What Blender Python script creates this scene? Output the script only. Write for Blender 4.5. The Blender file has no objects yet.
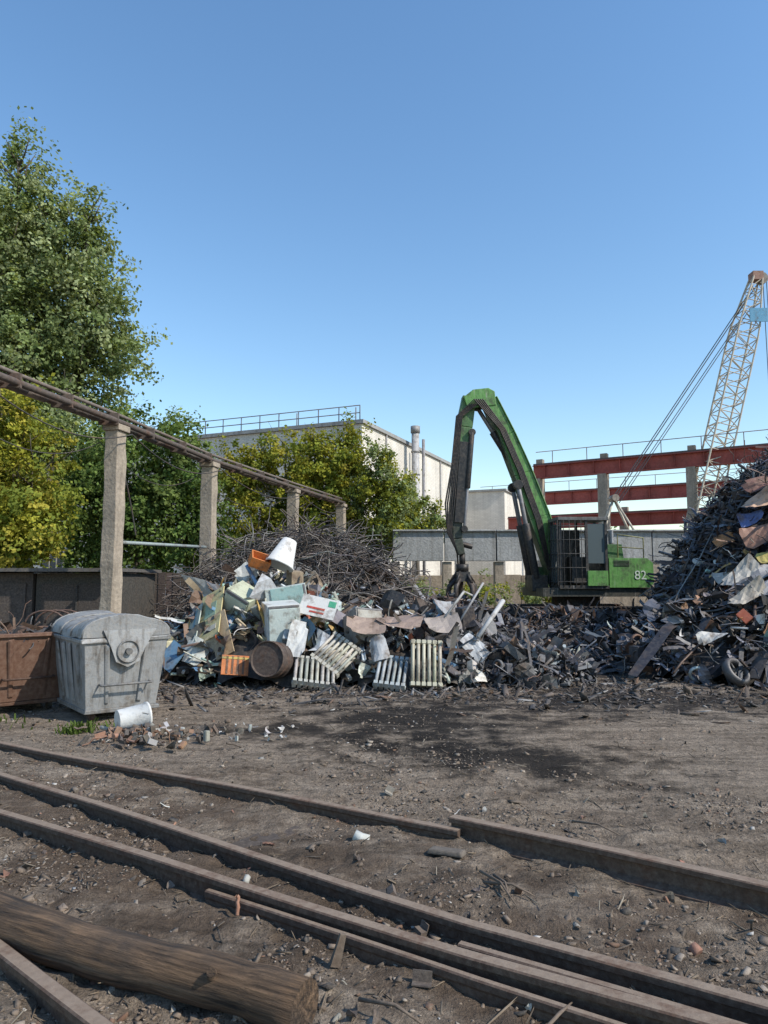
import bpy, math, random
import numpy as np
from mathutils import Vector, Matrix, Euler
R = random.Random(7)
rng = np.random.default_rng(11)
sc = bpy.context.scene

# ---------------------------------------------------------------- noise
def _h(ix, iy, seed):
    n = (ix.astype(np.int64)*374761393 + iy.astype(np.int64)*668265263 + seed*1442695041) & 0x7fffffff
    n = (n ^ (n >> 13))*1274126177 & 0x7fffffff
    n = n ^ (n >> 16)
    return (n & 0xffff)/65535.0
def vnoise(x, y, seed=0):
    x = np.asarray(x, float); y = np.asarray(y, float)
    ix = np.floor(x); iy = np.floor(y); fx = x-ix; fy = y-iy
    fx = fx*fx*(3-2*fx); fy = fy*fy*(3-2*fy)
    a = _h(ix, iy, seed); b = _h(ix+1, iy, seed); c = _h(ix, iy+1, seed); d = _h(ix+1, iy+1, seed)
    return (a*(1-fx)+b*fx)*(1-fy)+(c*(1-fx)+d*fx)*fy
def fbm(x, y, seed=0, o=4):
    s = 0; a = 0.5
    for i in range(o):
        s = s+a*vnoise(x*2**i, y*2**i, seed+i); a *= 0.5
    return s

# ---------------------------------------------------------------- materials
def new_mat(name):
    m = bpy.data.materials.new(name); m.use_nodes = True
    nt = m.node_tree; nt.nodes.clear()
    out = nt.nodes.new('ShaderNodeOutputMaterial')
    b = nt.nodes.new('ShaderNodeBsdfPrincipled')
    nt.links.new(b.outputs[0], out.inputs[0])
    return m, nt, b, out
def N(nt, t, **kw):
    n = nt.nodes.new(t)
    for k, v in kw.items(): setattr(n, k, v)
    return n
def noise(nt, vec, scale, detail=6, rough=0.6):
    n = N(nt, 'ShaderNodeTexNoise'); n.inputs['Scale'].default_value = scale
    n.inputs['Detail'].default_value = detail; n.inputs['Roughness'].default_value = rough
    nt.links.new(vec, n.inputs['Vector']); return n.outputs['Fac']
def ramp(nt, fac, stops):
    r = N(nt, 'ShaderNodeValToRGB'); nt.links.new(fac, r.inputs[0])
    e = r.color_ramp.elements
    while len(e) < len(stops): e.new(0.5)
    for i, (p, c) in enumerate(stops):
        e[i].position = p; e[i].color = (c[0], c[1], c[2], 1) if hasattr(c, '__len__') else (c, c, c, 1)
    return r.outputs[0]
def mix(nt, f, a, b, mode='MIX'):
    m = N(nt, 'ShaderNodeMix', data_type='RGBA', blend_type=mode)
    for s, v in ((m.inputs[0], f), (m.inputs[6], a), (m.inputs[7], b)):
        if isinstance(v, bpy.types.NodeSocket): nt.links.new(v, s)
        elif hasattr(v, '__len__'): s.default_value = (v[0], v[1], v[2], 1)
        else: s.default_value = v
    return m.outputs[2]
def bump(nt, b, h, strength, dist):
    bp = N(nt, 'ShaderNodeBump'); bp.inputs['Strength'].default_value = strength; bp.inputs['Distance'].default_value = dist
    nt.links.new(h, bp.inputs['Height']); nt.links.new(bp.outputs[0], b.inputs['Normal'])
def objc(nt): return N(nt, 'ShaderNodeTexCoord').outputs['Object']
def mapped(nt, v, scale, rot=(0, 0, 0)):
    mp = N(nt, 'ShaderNodeMapping'); mp.inputs['Scale'].default_value = scale; mp.inputs['Rotation'].default_value = rot
    nt.links.new(v, mp.inputs[0]); return mp.outputs[0]

def attr_mat(name, rough=0.55, metal=0.0, wear=(0.10, 0.055, 0.03), amt=0.6, scale=3.0, dust=0.3, bs=0.3, streak=False):
    m, nt, b, out = new_mat(name)
    v = objc(nt); at = N(nt, 'ShaderNodeAttribute', attribute_name='Col').outputs['Color']
    n1 = noise(nt, v, scale, 8, 0.7); n2 = noise(nt, v, scale*6, 6, 0.65)
    f = ramp(nt, n1, [(0.50, 0), (0.66, amt)])
    c = mix(nt, f, at, wear)
    if streak:
        n3 = noise(nt, mapped(nt, v, (9, 9, 1.2)), 1.5, 5, .65)
        c = mix(nt, ramp(nt, n3, [(.5, 0), (.68, .65)]), c, (wear[0]*.5, wear[1]*.5, wear[2]*.5))
        c = mix(nt, ramp(nt, n3, [(.28, .5), (.4, 0)]), c, (.42, .40, .37))
    f2 = ramp(nt, n2, [(0.40, 0), (0.75, dust)])
    c = mix(nt, f2, c, (0.17, 0.14, 0.11))
    v3 = ramp(nt, n2, [(0.25, 0.65), (0.7, 1.1)])
    c = mix(nt, 1.0, c, v3, 'MULTIPLY')
    nt.links.new(c, b.inputs['Base Color'])
    b.inputs['Metallic'].default_value = metal
    rr = ramp(nt, n1, [(0.3, rough-0.1), (0.7, min(1, rough+0.2))]); nt.links.new(rr, b.inputs['Roughness'])
    bump(nt, b, n2, bs, 0.02)
    return m
M_scrap = attr_mat('scrap_paint', 0.6, 0.0, (.11, .07, .045), amt=.8, scale=3.5, dust=.45)
M_dark = attr_mat('scrap_steel', 0.5, 0.3, (0.10, 0.065, 0.048), 0.6, 2.5, 0.35)
M_paint = attr_mat('machine_paint', 0.5, 0.0, (0.035, 0.032, 0.025), 0.75, 2.2, 0.35, 0.15, True)
M_bin = attr_mat('galvanised_grey', 0.6, 0.2, (0.13, 0.105, 0.08), 0.8, 4.0, 0.6, 0.35, True)
M_rust = attr_mat('rusty_steel', 0.8, 0.0, (0.12, 0.055, 0.03), 0.75, 3.0, 0.35)
M_red = attr_mat('red_oxide_paint', 0.7, 0.0, (0.17, 0.06, 0.045), 0.6, 1.2, 0.15)
M_rail = attr_mat('rail_steel', 0.75, 0.0, (0.12, 0.062, 0.038), 0.8, 5.0, 0.5)
M_wood = attr_mat('old_wood', 0.85, 0.0, (0.06, 0.045, 0.035), 0.7, 5.0, 0.4)
M_debris = attr_mat('debris_mix', 0.9, 0.0, (0.08, 0.06, 0.046), 0.4, 6.0, 0.6)
M_log, nt, b, out = new_mat('log_wood'); v = objc(nt)
la = noise(nt, mapped(nt, v, (.8, 14, 14)), 2.0, 8, .7); lb_ = noise(nt, mapped(nt, v, (1.5, 40, 40)), 1.5, 5, .6); lc = noise(nt, v, 3, 6, .6)
c = ramp(nt, la, [(.34, (.022, .014, .010)), (.44, (.12, .074, .042)), (.6, (.25, .155, .09)), (.75, (.33, .22, .13))])
c = mix(nt, ramp(nt, lc, [(.46, 0), (.66, .85)]), c, (.06, .045, .035)); c = mix(nt, 1.0, c, ramp(nt, lb_, [(.35, .5), (.6, 1.1)]), 'MULTIPLY')
nt.links.new(c, b.inputs['Base Color']); b.inputs['Roughness'].default_value = .85; bump(nt, b, la, 1.0, .06)

def concrete(name, base, dark, sc_=1.2):
    m, nt, b, out = new_mat(name)
    v = objc(nt); n1 = noise(nt, v, sc_, 8, 0.7); n2 = noise(nt, v, 14, 6, 0.6)
    n3 = noise(nt, mapped(nt, v, (5, 5, .35)), 1.0, 5, 0.6)
    c = mix(nt, ramp(nt, n1, [(0.35, 0), (0.7, 1)]), base, dark)
    c = mix(nt, ramp(nt, n3, [(0.48, 0), (0.75, 0.7)]), c, (dark[0]*0.6, dark[1]*0.55, dark[2]*0.5))
    c = mix(nt, 1.0, c, ramp(nt, n2, [(0.3, 0.7), (0.7, 1.1)]), 'MULTIPLY')
    nt.links.new(c, b.inputs['Base Color']); b.inputs['Roughness'].default_value = 0.9
    bump(nt, b, n2, 0.6, 0.03); return m
M_conc = concrete('weathered_concrete', (0.42, 0.35, 0.27), (0.23, 0.195, 0.155))
M_conc2 = concrete('grey_concrete', (0.38, 0.38, 0.37), (0.24, 0.24, 0.23), 0.5)

def brick(name, c1, c2, mortar):
    m, nt, b, out = new_mat(name)
    v = objc(nt); s = N(nt, 'ShaderNodeSeparateXYZ'); nt.links.new(v, s.inputs[0])
    ad = N(nt, 'ShaderNodeMath', operation='ADD'); nt.links.new(s.outputs[0], ad.inputs[0]); nt.links.new(s.outputs[1], ad.inputs[1])
    cb = N(nt, 'ShaderNodeCombineXYZ'); nt.links.new(ad.outputs[0], cb.inputs[0]); nt.links.new(s.outputs[2], cb.inputs[1])
    bt = N(nt, 'ShaderNodeTexBrick'); nt.links.new(cb.outputs[0], bt.inputs['Vector'])
    bt.inputs['Color1'].default_value = (*c1, 1); bt.inputs['Color2'].default_value = (*c2, 1); bt.inputs['Mortar'].default_value = (*mortar, 1)
    bt.inputs['Scale'].default_value = 1.0; bt.inputs['Brick Width'].default_value = 0.26; bt.inputs['Row Height'].default_value = 0.1
    bt.inputs['Mortar Size'].default_value = 0.012
    n1 = noise(nt, v, 0.4, 6, 0.65); n2 = noise(nt, v, 6, 4); n3 = noise(nt, mapped(nt, v, (1.5, 1.5, .12)), 1.0, 5, .6)
    c = mix(nt, 1.0, bt.outputs['Color'], ramp(nt, n1, [(0.3, 0.82), (0.65, 1.05)]), 'MULTIPLY')
    c = mix(nt, 1.0, c, ramp(nt, n3, [(.48, 1.0), (.70, .78)]), 'MULTIPLY')
    nt.links.new(c, b.inputs['Base Color']); b.inputs['Roughness'].default_value = 0.9
    bump(nt, b, n2, 0.3, 0.02); return m
M_brick = brick('silicate_brick', (0.74, 0.70, 0.62), (0.65, 0.61, 0.54), (0.44, 0.41, 0.37))

def leafmat(name):
    m, nt, b, out = new_mat(name); nt.nodes.remove(b)
    at = N(nt, 'ShaderNodeAttribute', attribute_name='Col').outputs['Color']
    d = N(nt, 'ShaderNodeBsdfDiffuse'); t = N(nt, 'ShaderNodeBsdfTranslucent')
    nt.links.new(at, d.inputs[0])
    tc = mix(nt, 1.0, at, (1.3, 1.25, 0.5), 'MULTIPLY'); nt.links.new(tc, t.inputs[0])
    m1 = N(nt, 'ShaderNodeMixShader'); m1.inputs[0].default_value = 0.35
    nt.links.new(d.outputs[0], m1.inputs[1]); nt.links.new(t.outputs[0], m1.inputs[2])
    nt.links.new(m1.outputs[0], out.inputs[0]); return m
M_leaf = leafmat('leaves')

def groundmat():
    m, nt, b, out = new_mat('dirt_ground')
    v = objc(nt)
    n0 = noise(nt, v, 0.35, 6, 0.6); n1 = noise(nt, v, 2.2, 10, 0.68); n2 = noise(nt, v, 18, 8, 0.7); n3 = noise(nt, v, 75, 4, 0.7)
    c = ramp(nt, n1, [(0.28, (0.13, 0.096, 0.07)), (0.5, (0.26, 0.205, 0.155)), (0.72, (0.39, 0.32, 0.25))])
    c = mix(nt, ramp(nt, n0, [(0.4, 0), (0.62, 0.7)]), c, (0.33, 0.272, 0.215))
    c = mix(nt, 1.0, c, ramp(nt, n2, [(0.3, 0.5), (0.5, 0.95), (0.7, 1.3)]), 'MULTIPLY')
    c = mix(nt, 1.0, c, ramp(nt, n3, [(0.35, 0.7), (0.65, 1.2)]), 'MULTIPLY')
    def dark(c, cx, cy, sx, sy, col, st, rot=0):
        mp = N(nt, 'ShaderNodeMapping'); mp.vector_type = 'TEXTURE'
        mp.inputs['Location'].default_value = (cx, cy, 0); mp.inputs['Rotation'].default_value = (0, 0, rot); mp.inputs['Scale'].default_value = (sx, sy, 50)
        nt.links.new(v, mp.inputs[0])
        l = N(nt, 'ShaderNodeVectorMath', operation='LENGTH'); nt.links.new(mp.outputs[0], l.inputs[0])
        a = N(nt, 'ShaderNodeMath', operation='MULTIPLY_ADD'); nt.links.new(n1, a.inputs[0]); a.inputs[1].default_value = 3.6; nt.links.new(l.outputs['Value'], a.inputs[2])
        mr = N(nt, 'ShaderNodeMapRange'); nt.links.new(a.outputs[0], mr.inputs[0]); mr.inputs[1].default_value = 2.15; mr.inputs[2].default_value = 2.85
        mr.inputs[3].default_value = st; mr.inputs[4].default_value = 0.0
        return mix(nt, mr.outputs[0], c, col)
    c = dark(c, 0.4, 9.0, 1.9, 1.9, (0.026, 0.023, 0.021), 0.95)
    c = dark(c, 1.0, 7.1, 1.9, 0.8, (0.028, 0.024, 0.021), 0.93, -0.3)
    c = dark(c, -1.2, 8.3, 1.2, .5, (0.04, 0.034, 0.029), 0.8)
    c = dark(c, 3.6, 10.3, 3.8, 1.5, (0.036, 0.031, 0.028), 0.93)
    c = dark(c, 0.8, 14, 7.5, 3.6, (0.045, 0.037, 0.031), 0.9)
    c = dark(c, -1.2, 4.6, 6.5, 1.2, (0.11, 0.078, 0.056), 0.7, -0.55)
    c = dark(c, 9, 16, 7, 6, (0.038, 0.033, 0.03), 0.93)
    st = noise(nt, mapped(nt, v, (.5, 8, 1), (0, 0, .45)), 1.0, 5, 0.6)
    c = mix(nt, 0.8, c, ramp(nt, st, [(0.36, 0.62), (0.55, 1.12)]), 'MULTIPLY')
    nt.links.new(c, b.inputs['Base Color']); b.inputs['Roughness'].default_value = 0.95
    b.inputs['Specular IOR Level'].default_value = 0.12
    ad = N(nt, 'ShaderNodeMath', operation='MULTIPLY_ADD'); nt.links.new(n2, ad.inputs[0]); ad.inputs[1].default_value = 1.0
    mm = N(nt, 'ShaderNodeMath', operation='MULTIPLY'); nt.links.new(n3, mm.inputs[0]); mm.inputs[1].default_value = 0.35
    nt.links.new(mm.outputs[0], ad.inputs[2])
    bump(nt, b, ad.outputs[0], 1.0, 0.07); return m
M_ground = groundmat()

# ---------------------------------------------------------------- mesh builder
class MB:
    def __init__(s): s.v = []; s.f = []; s.c = []; s.s = []
    def add(s, vs, fs, col, smooth=False):
        o = len(s.v); s.v.extend([tuple(p) for p in vs])
        for f in fs: s.f.append(tuple(o+i for i in f)); s.c.append(col); s.s.append(smooth)
    def box(s, c, sz, rot=None, col=(.5, .5, .5), taper=1.0):
        x, y, z = [k/2 for k in sz]; vs = []
        for dz, t in ((-z, 1.0), (z, taper)):
            for dx, dy in ((-x, -y), (x, -y), (x, y), (-x, y)): vs.append(Vector((dx*t, dy*t, dz)))
        if rot is not None: vs = [rot @ p for p in vs]
        c = Vector(c); vs = [p+c for p in vs]
        s.add(vs, [(3, 2, 1, 0), (4, 5, 6, 7), (0, 1, 5, 4), (1, 2, 6, 5), (2, 3, 7, 6), (3, 0, 4, 7)], col)
    def tube(s, pts, r, n=8, col=(.5, .5, .5), cap=True, smooth=True):
        pts = [Vector(p) for p in pts]; rs = r if hasattr(r, '__len__') else [r]*len(pts)
        vs = []; prev = None
        for i, p in enumerate(pts):
            a = pts[max(0, i-1)]; b = pts[min(len(pts)-1, i+1)]; d = (b-a)
            d = d.normalized() if d.length > 1e-9 else Vector((0, 0, 1))
            if prev is None:
                u = d.cross(Vector((0, 0, 1)))
                if u.length < 0.05: u = d.cross(Vector((0, 1, 0)))
                u.normalize()
            else:
                u = prev-d*prev.dot(d)
                if u.length < 1e-4: u = d.orthogonal()
                u.normalize()
            prev = u; w = d.cross(u)
            for k in range(n):
                an = 2*math.pi*k/n; vs.append(p+(u*math.cos(an)+w*math.sin(an))*rs[i])
        fs = []
        for i in range(len(pts)-1):
            for k in range(n): fs.append((i*n+k, i*n+(k+1) % n, (i+1)*n+(k+1) % n, (i+1)*n+k))
        s.add(vs, fs, col, smooth)
        if cap:
            o = len(s.v)-len(vs)
            s.f.append(tuple(o+k for k in range(n))[::-1]); s.c.append(col); s.s.append(False)
            s.f.append(tuple(o+(len(pts)-1)*n+k for k in range(n))); s.c.append(col); s.s.append(False)
    def sheet(s, c, w, h, rot, col, bend=0.15, nx=4, ny=3, crump=0.03):
        vs = []; c = Vector(c); k1 = R.uniform(-1, 1)*bend; k2 = R.uniform(-1, 1)*bend; fold = R.choice([0, 0, 1])*R.uniform(.3, 1.0); fx = R.uniform(-.2, .2)
        cut = [R.uniform(.55, 1) for _ in range(4)]
        for j in range(ny+1):
            for i in range(nx+1):
                x = i/nx-.5; y = j/ny-.5
                kk = cut[(0 if x < 0 else 1)+(0 if y < 0 else 2)] if abs(x) > .4 and abs(y) > .4 else 1
                p = Vector((x*w*kk, y*h*kk, (k1*x*x*4+k2*y*x*4+fold*max(0, x-fx))*max(w, h)*.6+R.uniform(-crump, crump)*max(w, h)))
                vs.append(c+rot @ p)
        s.add(vs, [(j*(nx+1)+i, j*(nx+1)+i+1, (j+1)*(nx+1)+i+1, (j+1)*(nx+1)+i) for j in range(ny) for i in range(nx)], col)
    def prof(s, pts, y0, y1, col):
        n = len(pts); vs = [Vector((p[0], y0, p[1])) for p in pts]+[Vector((p[0], y1, p[1])) for p in pts]
        fs = [tuple(range(n)), tuple(range(2*n-1, n-1, -1))]+[(i, i+n, (i+1) % n+n, (i+1) % n) for i in range(n)]
        s.add(vs, fs, col)
    def ring(s, c, rad, r, rot, col, n=16, m=6):
        vs = []; c = Vector(c)
        for i in range(n):
            a = 2*math.pi*i/n
            for k in range(m):
                b = 2*math.pi*k/m; q = rad+r*math.cos(b)
                vs.append(c+rot @ Vector((q*math.cos(a), q*math.sin(a), r*math.sin(b)*1.6)))
        s.add(vs, [(i*m+k, ((i+1) % n)*m+k, ((i+1) % n)*m+(k+1) % m, i*m+(k+1) % m) for i in range(n) for k in range(m)], col, True)
    def obj(s, name, mat, loc=(0, 0, 0), rotz=0, bevel=0, parent=None, rot=None):
        me = bpy.data.meshes.new(name); me.from_pydata(s.v, [], s.f)
        ca = me.color_attributes.new('Col', 'FLOAT_COLOR', 'CORNER')
        L = []
        for f, c in zip(s.f, s.c): L.extend((c[0], c[1], c[2], 1.0)*len(f))
        ca.data.foreach_set('color', L)
        me.polygons.foreach_set('use_smooth', s.s); me.materials.append(mat); me.update()
        o = bpy.data.objects.new(name, me); sc.collection.objects.link(o)
        o.location = loc; o.rotation_euler = rot if rot else (0, 0, rotz)
        if bevel:
            b = o.modifiers.new('bevel', 'BEVEL'); b.width = bevel; b.segments = 2; b.limit_method = 'ANGLE'; b.angle_limit = math.radians(40)
        if parent: o.parent = parent
        return o
def empty(name, loc=(0, 0, 0), rotz=0):
    e = bpy.data.objects.new(name, None); e.location = loc; e.rotation_euler = (0, 0, rotz); sc.collection.objects.link(e); return e
def np_mesh(name, V, F, C, mat, parent=None, smooth=False):
    me = bpy.data.meshes.new(name); k = F.shape[1]
    me.vertices.add(len(V)); me.vertices.foreach_set('co', V.astype(np.float32).ravel())
    me.loops.add(F.size); me.loops.foreach_set('vertex_index', F.astype(np.int32).ravel())
    me.polygons.add(len(F)); me.polygons.foreach_set('loop_start', np.arange(0, F.size, k, dtype=np.int32))
    if C is not None:
        ca = me.color_attributes.new('Col', 'FLOAT_COLOR', 'CORNER')
        cc = np.ones((F.size, 4), np.float32); cc[:, :3] = np.repeat(C, k, axis=0); ca.data.foreach_set('color', cc.ravel())
    if smooth: me.polygons.foreach_set('use_smooth', np.ones(len(F), bool))
    me.materials.append(mat); me.update(calc_edges=True)
    o = bpy.data.objects.new(name, me); sc.collection.objects.link(o)
    if parent: o.parent = parent
    return o
def rrot(): return Euler((R.uniform(0, 6.28), R.uniform(0, 6.28), R.uniform(0, 6.28))).to_matrix()
def flatrot(t=0.5): return Euler((R.uniform(-t, t), R.uniform(-t, t), R.uniform(0, 6.28))).to_matrix()
def jit(c, a=0.2):
    k = 1+R.uniform(-a, a); return tuple(max(0, min(.85, q*k*(1+R.uniform(-.05, .05)))) for q in c)

# ---------------------------------------------------------------- ground
def gz(x, y):
    x = np.asarray(x, float); y = np.asarray(y, float)
    near = np.exp(-((y-4)/14.0)**2)
    z = (fbm(x*0.5, y*0.5, 3, 3)-.44)*0.10*near
    rough = .35+.65*np.clip(1.2-(y+.6*x-5.5)/3, 0, 1)
    z = z+(fbm(x*2.2, y*2.2, 9, 4)-.47)*0.10*np.exp(-((y-3)/9.0)**2)*rough
    z = z+(fbm(x*8, y*8, 15, 4)-.46)*0.09*np.exp(-((y-3)/5.0)**2)*rough
    return z
nu, nv = 680, 700
u = np.linspace(-1, 1, nu); X = 1.1*np.sinh(u*6.98)
w = np.linspace(-1, 1, nv); Y = 4.0+1.0*np.sinh(w*7.08)
XX, YY = np.meshgrid(X, Y); ZZ = gz(XX, YY)
V = np.stack([XX.ravel(), YY.ravel(), ZZ.ravel()], 1)
idx = np.arange(nu*nv).reshape(nv, nu)
F = np.stack([idx[:-1, :-1].ravel(), idx[:-1, 1:].ravel(), idx[1:, 1:].ravel(), idx[1:, :-1].ravel()], 1)
np_mesh('ground', V, F, None, M_ground, smooth=True)

# ---------------------------------------------------------------- rails
def rail(pts, top=0.1, hw=0.035, col=(0.085, 0.052, 0.036), name='rail', ctop=(0.25, 0.185, 0.135)):
    mb = MB()
    pr = [(-.065, -.16), (-.065, -.145), (-.012, -.12), (-.012, -.045), (-hw, -.032), (-hw, -.006), (-hw+.008, 0), (hw-.008, 0), (hw, -.006), (hw, -.032), (.012, -.045), (.012, -.12), (.065, -.145), (.065, -.16)]
    P = []
    for a, b in zip(pts[:-1], pts[1:]):
        a = Vector(a); b = Vector(b); n = max(1, int((b-a).length/0.3))
        for i in range(n): P.append(a.lerp(b, i/n))
    P.append(Vector(pts[-1])); vs = []; n = len(pr)
    for i, p in enumerate(P):
        d = (P[min(i+1, len(P)-1)]-P[max(0, i-1)]).normalized(); s = Vector((d.y, -d.x))
        dz = 0.007*math.sin(i*.5)
        for q in pr: vs.append((p.x+s.x*q[0], p.y+s.y*q[0], top+dz+q[1]))
    for i in range(len(P)-1):
        for k in range(n):
            k2 = (k+1) % n
            mb.add([vs[i*n+k], vs[(i+1)*n+k], vs[(i+1)*n+k2], vs[i*n+k2]], [(0, 1, 2, 3)], ctop if k == 6 else col)
    mb.add(vs[:n], [tuple(range(n))], col); mb.add(vs[-n:], [tuple(range(n))[::-1]], col)
    return mb.obj(name, M_rail)
rail([(-12, 12.05), (-3.9, 7.4), (.50, 4.88)], 0.065)
rail([(.46, 4.98), (2.0, 3.90), (6, 1.2)], 0.115, 0.042)
rail([(-9, 10.3), (-3.24, 6.2), (.41, 3.57), (1.47, 2.90), (4, 1.42)], 0.075)
rail([(-9, 9.15), (-2.68, 5.15), (-.82, 3.98), (.37, 3.25), (1.29, 2.72), (4, 1.1)], 0.095)
rail([(-.95, 4.0), (.40, 3.13), (1.2, 2.65), (4, .96)], 0.045, .02)
rail([(.35, 3.46), (1.4, 2.80), (4, 1.26)], 0.035, .024)
rail([(-4, 5.2), (-1.71, 3.34), (-.99, 2.74), (.2, 1.75)], 0.08)
mb = MB()
for i in range(8):
    t = i/7; x = -5+7.2*t; y = 7.35-4.25*t+R.uniform(-.05, .05)
    mb.box((x, y, -0.085), (0.22, 2.3, 0.1), Matrix.Rotation(-0.55+R.uniform(-.05, .05), 3, 'Z'), jit((0.07, 0.055, 0.042)))
mb.obj('railway_sleepers', M_wood, bevel=.01)

mb = MB(); pts = []; rs = []; nl = 40
for i in range(nl+1):
    t = i/nl; pts.append((-3.42*t, 0.012*math.sin(i*.35), 0.008*math.sin(i*.3+1))); rs.append(0.096+.012*t+0.003*math.sin(i*1.3)+R.uniform(-.003, .003))
mb.tube(pts, rs, 24, (0.17, 0.115, 0.07))
for (x_, a) in ((-.9, .6), (-1.9, 1.9), (-.4, 2.3)): mb.tube([(x_, .05*math.cos(a), .05*math.sin(a)), (x_+.02, .12*math.cos(a), .12*math.sin(a))], [.03, .018], 8, (.1, .07, .04))
lo = mb.obj('wooden_log', M_log, (-.30, 2.86, .08), math.atan2(-1.44, 3.12))

# ---------------------------------------------------------------- debris on the ground
def chips(name, x, y, z, size, cols, mat, flat=0.6, elong=None):
    n = len(x)
    base = np.array([[-1, -1, -1], [1, -1, -1], [1, 1, -1], [-1, 1, -1], [-1, -1, 1], [1, -1, 1], [1, 1, 1], [-1, 1, 1]], float)*.5
    P = base[None]*(1+rng.uniform(-.6, .35, (n, 8, 3)))
    s = np.stack([size*rng.uniform(.6, 1.5, n)*(elong if elong is not None else 1), size*rng.uniform(.4, 1.1, n), size*rng.uniform(.25, .9, n)*flat], 1)
    P = P*s[:, None, :]
    a = rng.uniform(0, 6.28, n); t = rng.normal(0, .4, n)
    ct, st = np.cos(t), np.sin(t); px = P[..., 0]*ct[:, None]-P[..., 2]*st[:, None]; pz = P[..., 0]*st[:, None]+P[..., 2]*ct[:, None]
    ca, sa = np.cos(a)[:, None], np.sin(a)[:, None]
    Vx = px*ca-P[..., 1]*sa+x[:, None]; Vy = px*sa+P[..., 1]*ca+y[:, None]; Vz = pz+z[:, None]
    V = np.stack([Vx, Vy, Vz], -1).reshape(-1, 3)
    fb = np.array([(3, 2, 1, 0), (4, 5, 6, 7), (0, 1, 5, 4), (1, 2, 6, 5), (2, 3, 7, 6), (3, 0, 4, 7)])
    F = (fb[None]+8*np.arange(n)[:, None, None]).reshape(-1, 4)
    return np_mesh(name, V, F, np.repeat(cols, 6, axis=0), mat)
def pick(n, pal, p):
    pal = np.array(pal); i = rng.choice(len(pal), n, p=np.array(p)/sum(p)); return pal[i]*rng.uniform(.65, 1.25, (n, 1))
n = 95000
y = 2.3+rng.power(0.75, n)*11; x = rng.uniform(-1, 1, n)*(0.62*y+.5)
dens = fbm(x*1.1, y*1.1, 31, 3); along = y+0.6*x
keep = (rng.random(n) < np.clip((dens-.31)*4, 0.06, 1)*np.where((along > 7.6), .25, 1.0))
x, y = x[keep], y[keep]; n = len(x)
size = np.clip(rng.lognormal(-4.55, .62, n), .004, .055)
cols = pick(n, [(.23, .175, .13), (.13, .097, .07), (.32, .27, .22), (.18, .10, .062), (.45, .43, .4), (.05, .045, .04)], [6, 4, 2, .6, .25, 1.3])
chips('gravel', x, y, gz(x, y)+size*.05, size, cols, M_debris)
n = 1900
y = 2.3+rng.power(0.8, n)*9; x = rng.uniform(-1, 1, n)*(0.6*y+.5); size = rng.uniform(.004, .011, n)
chips('twig_litter', x, y, gz(x, y)+.008, size, pick(n, [(.2, .15, .1), (.1, .08, .06), (.3, .26, .2)], [3, 3, 1]), M_debris, .8, rng.uniform(4, 14, n))
n = 5200
x = rng.uniform(-4.8, 8.5, n); y = 11.3+np.abs(rng.normal(0, .8, n))*np.where(rng.random(n) < .55, -1, 1)*np.where(x > 2, 1.25, 1); size = np.clip(rng.lognormal(-3.7, .6, n), .01, .11)
cols = pick(n, [(.05, .05, .055), (.12, .095, .08), (.30, .29, .28), (.13, .075, .05)], [5, 4, .9, .7])
chips('scrap_litter', x, y, gz(x, y)+size*.15, size, cols, M_debris, .5, rng.uniform(.8, 5, n))

# ---------------------------------------------------------------- heaps
def bmp(x, y, cx, cy, rx, ry, h, p=.8):
    d = ((x-cx)/rx)**2+((y-cy)/ry)**2
    return h*np.clip(1-d, 0, 1)**p
def Hf(x, y): return np.maximum.reduce([bmp(x, y, -2.15, 13.7, 2.15, 2.3, 1.7), bmp(x, y, .4, 13.4, 2.2, 2.1, 1.05), bmp(x, y, 2.35, 12.7, 1.3, 1.3, .5)])
def Hb(x, y): return bmp(x, y, 5.0, 18.7, 2.9, 1.6, .8)
def Hc(x, y): return np.maximum.reduce([Hf(x, y), Hb(x, y), bmp(x, y, 1.3, 17.0, 2.4, 2.6, 1.25), bmp(x, y, -1.9, 16.8, 3.2, 3.0, 2.75)])
def Hr(x, y):
    return np.maximum.reduce([bmp(x, y, 12.4, 17.3, 5.9, 6.2, 5.6, .72), bmp(x, y, 7.6, 13.7, 3.6, 2.8, 1.45), bmp(x, y, 10.4, 14.8, 3.9, 3.8, 3.0)])
def heapmesh(name, H, x0, x1, y0, y1, step, col):
    xs = np.arange(x0, x1, step); ys = np.arange(y0, y1, step); XX, YY = np.meshgrid(xs, ys)
    h = H(XX, YY); Z = h*(0.86+.3*(fbm(XX*1.5, YY*1.5, 5, 3)-.4))+(vnoise(XX*5, YY*5, 8)-.5)*.16*(h > .05)-.06-.1*(h < .02)
    k = len(xs); idx = np.arange(XX.size).reshape(len(ys), k)
    F = np.stack([idx[:-1, :-1].ravel(), idx[:-1, 1:].ravel(), idx[1:, 1:].ravel(), idx[1:, :-1].ravel()], 1)
    V = np.stack([XX.ravel(), YY.ravel(), Z.ravel()], 1)
    keep = h[:-1, :-1].ravel() > 0.0; F = F[keep]
    return np_mesh(name, V, F, np.tile(np.array(col), (len(F), 1))*rng.uniform(.5, 1.5, (len(F), 1)), M_dark)
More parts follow.
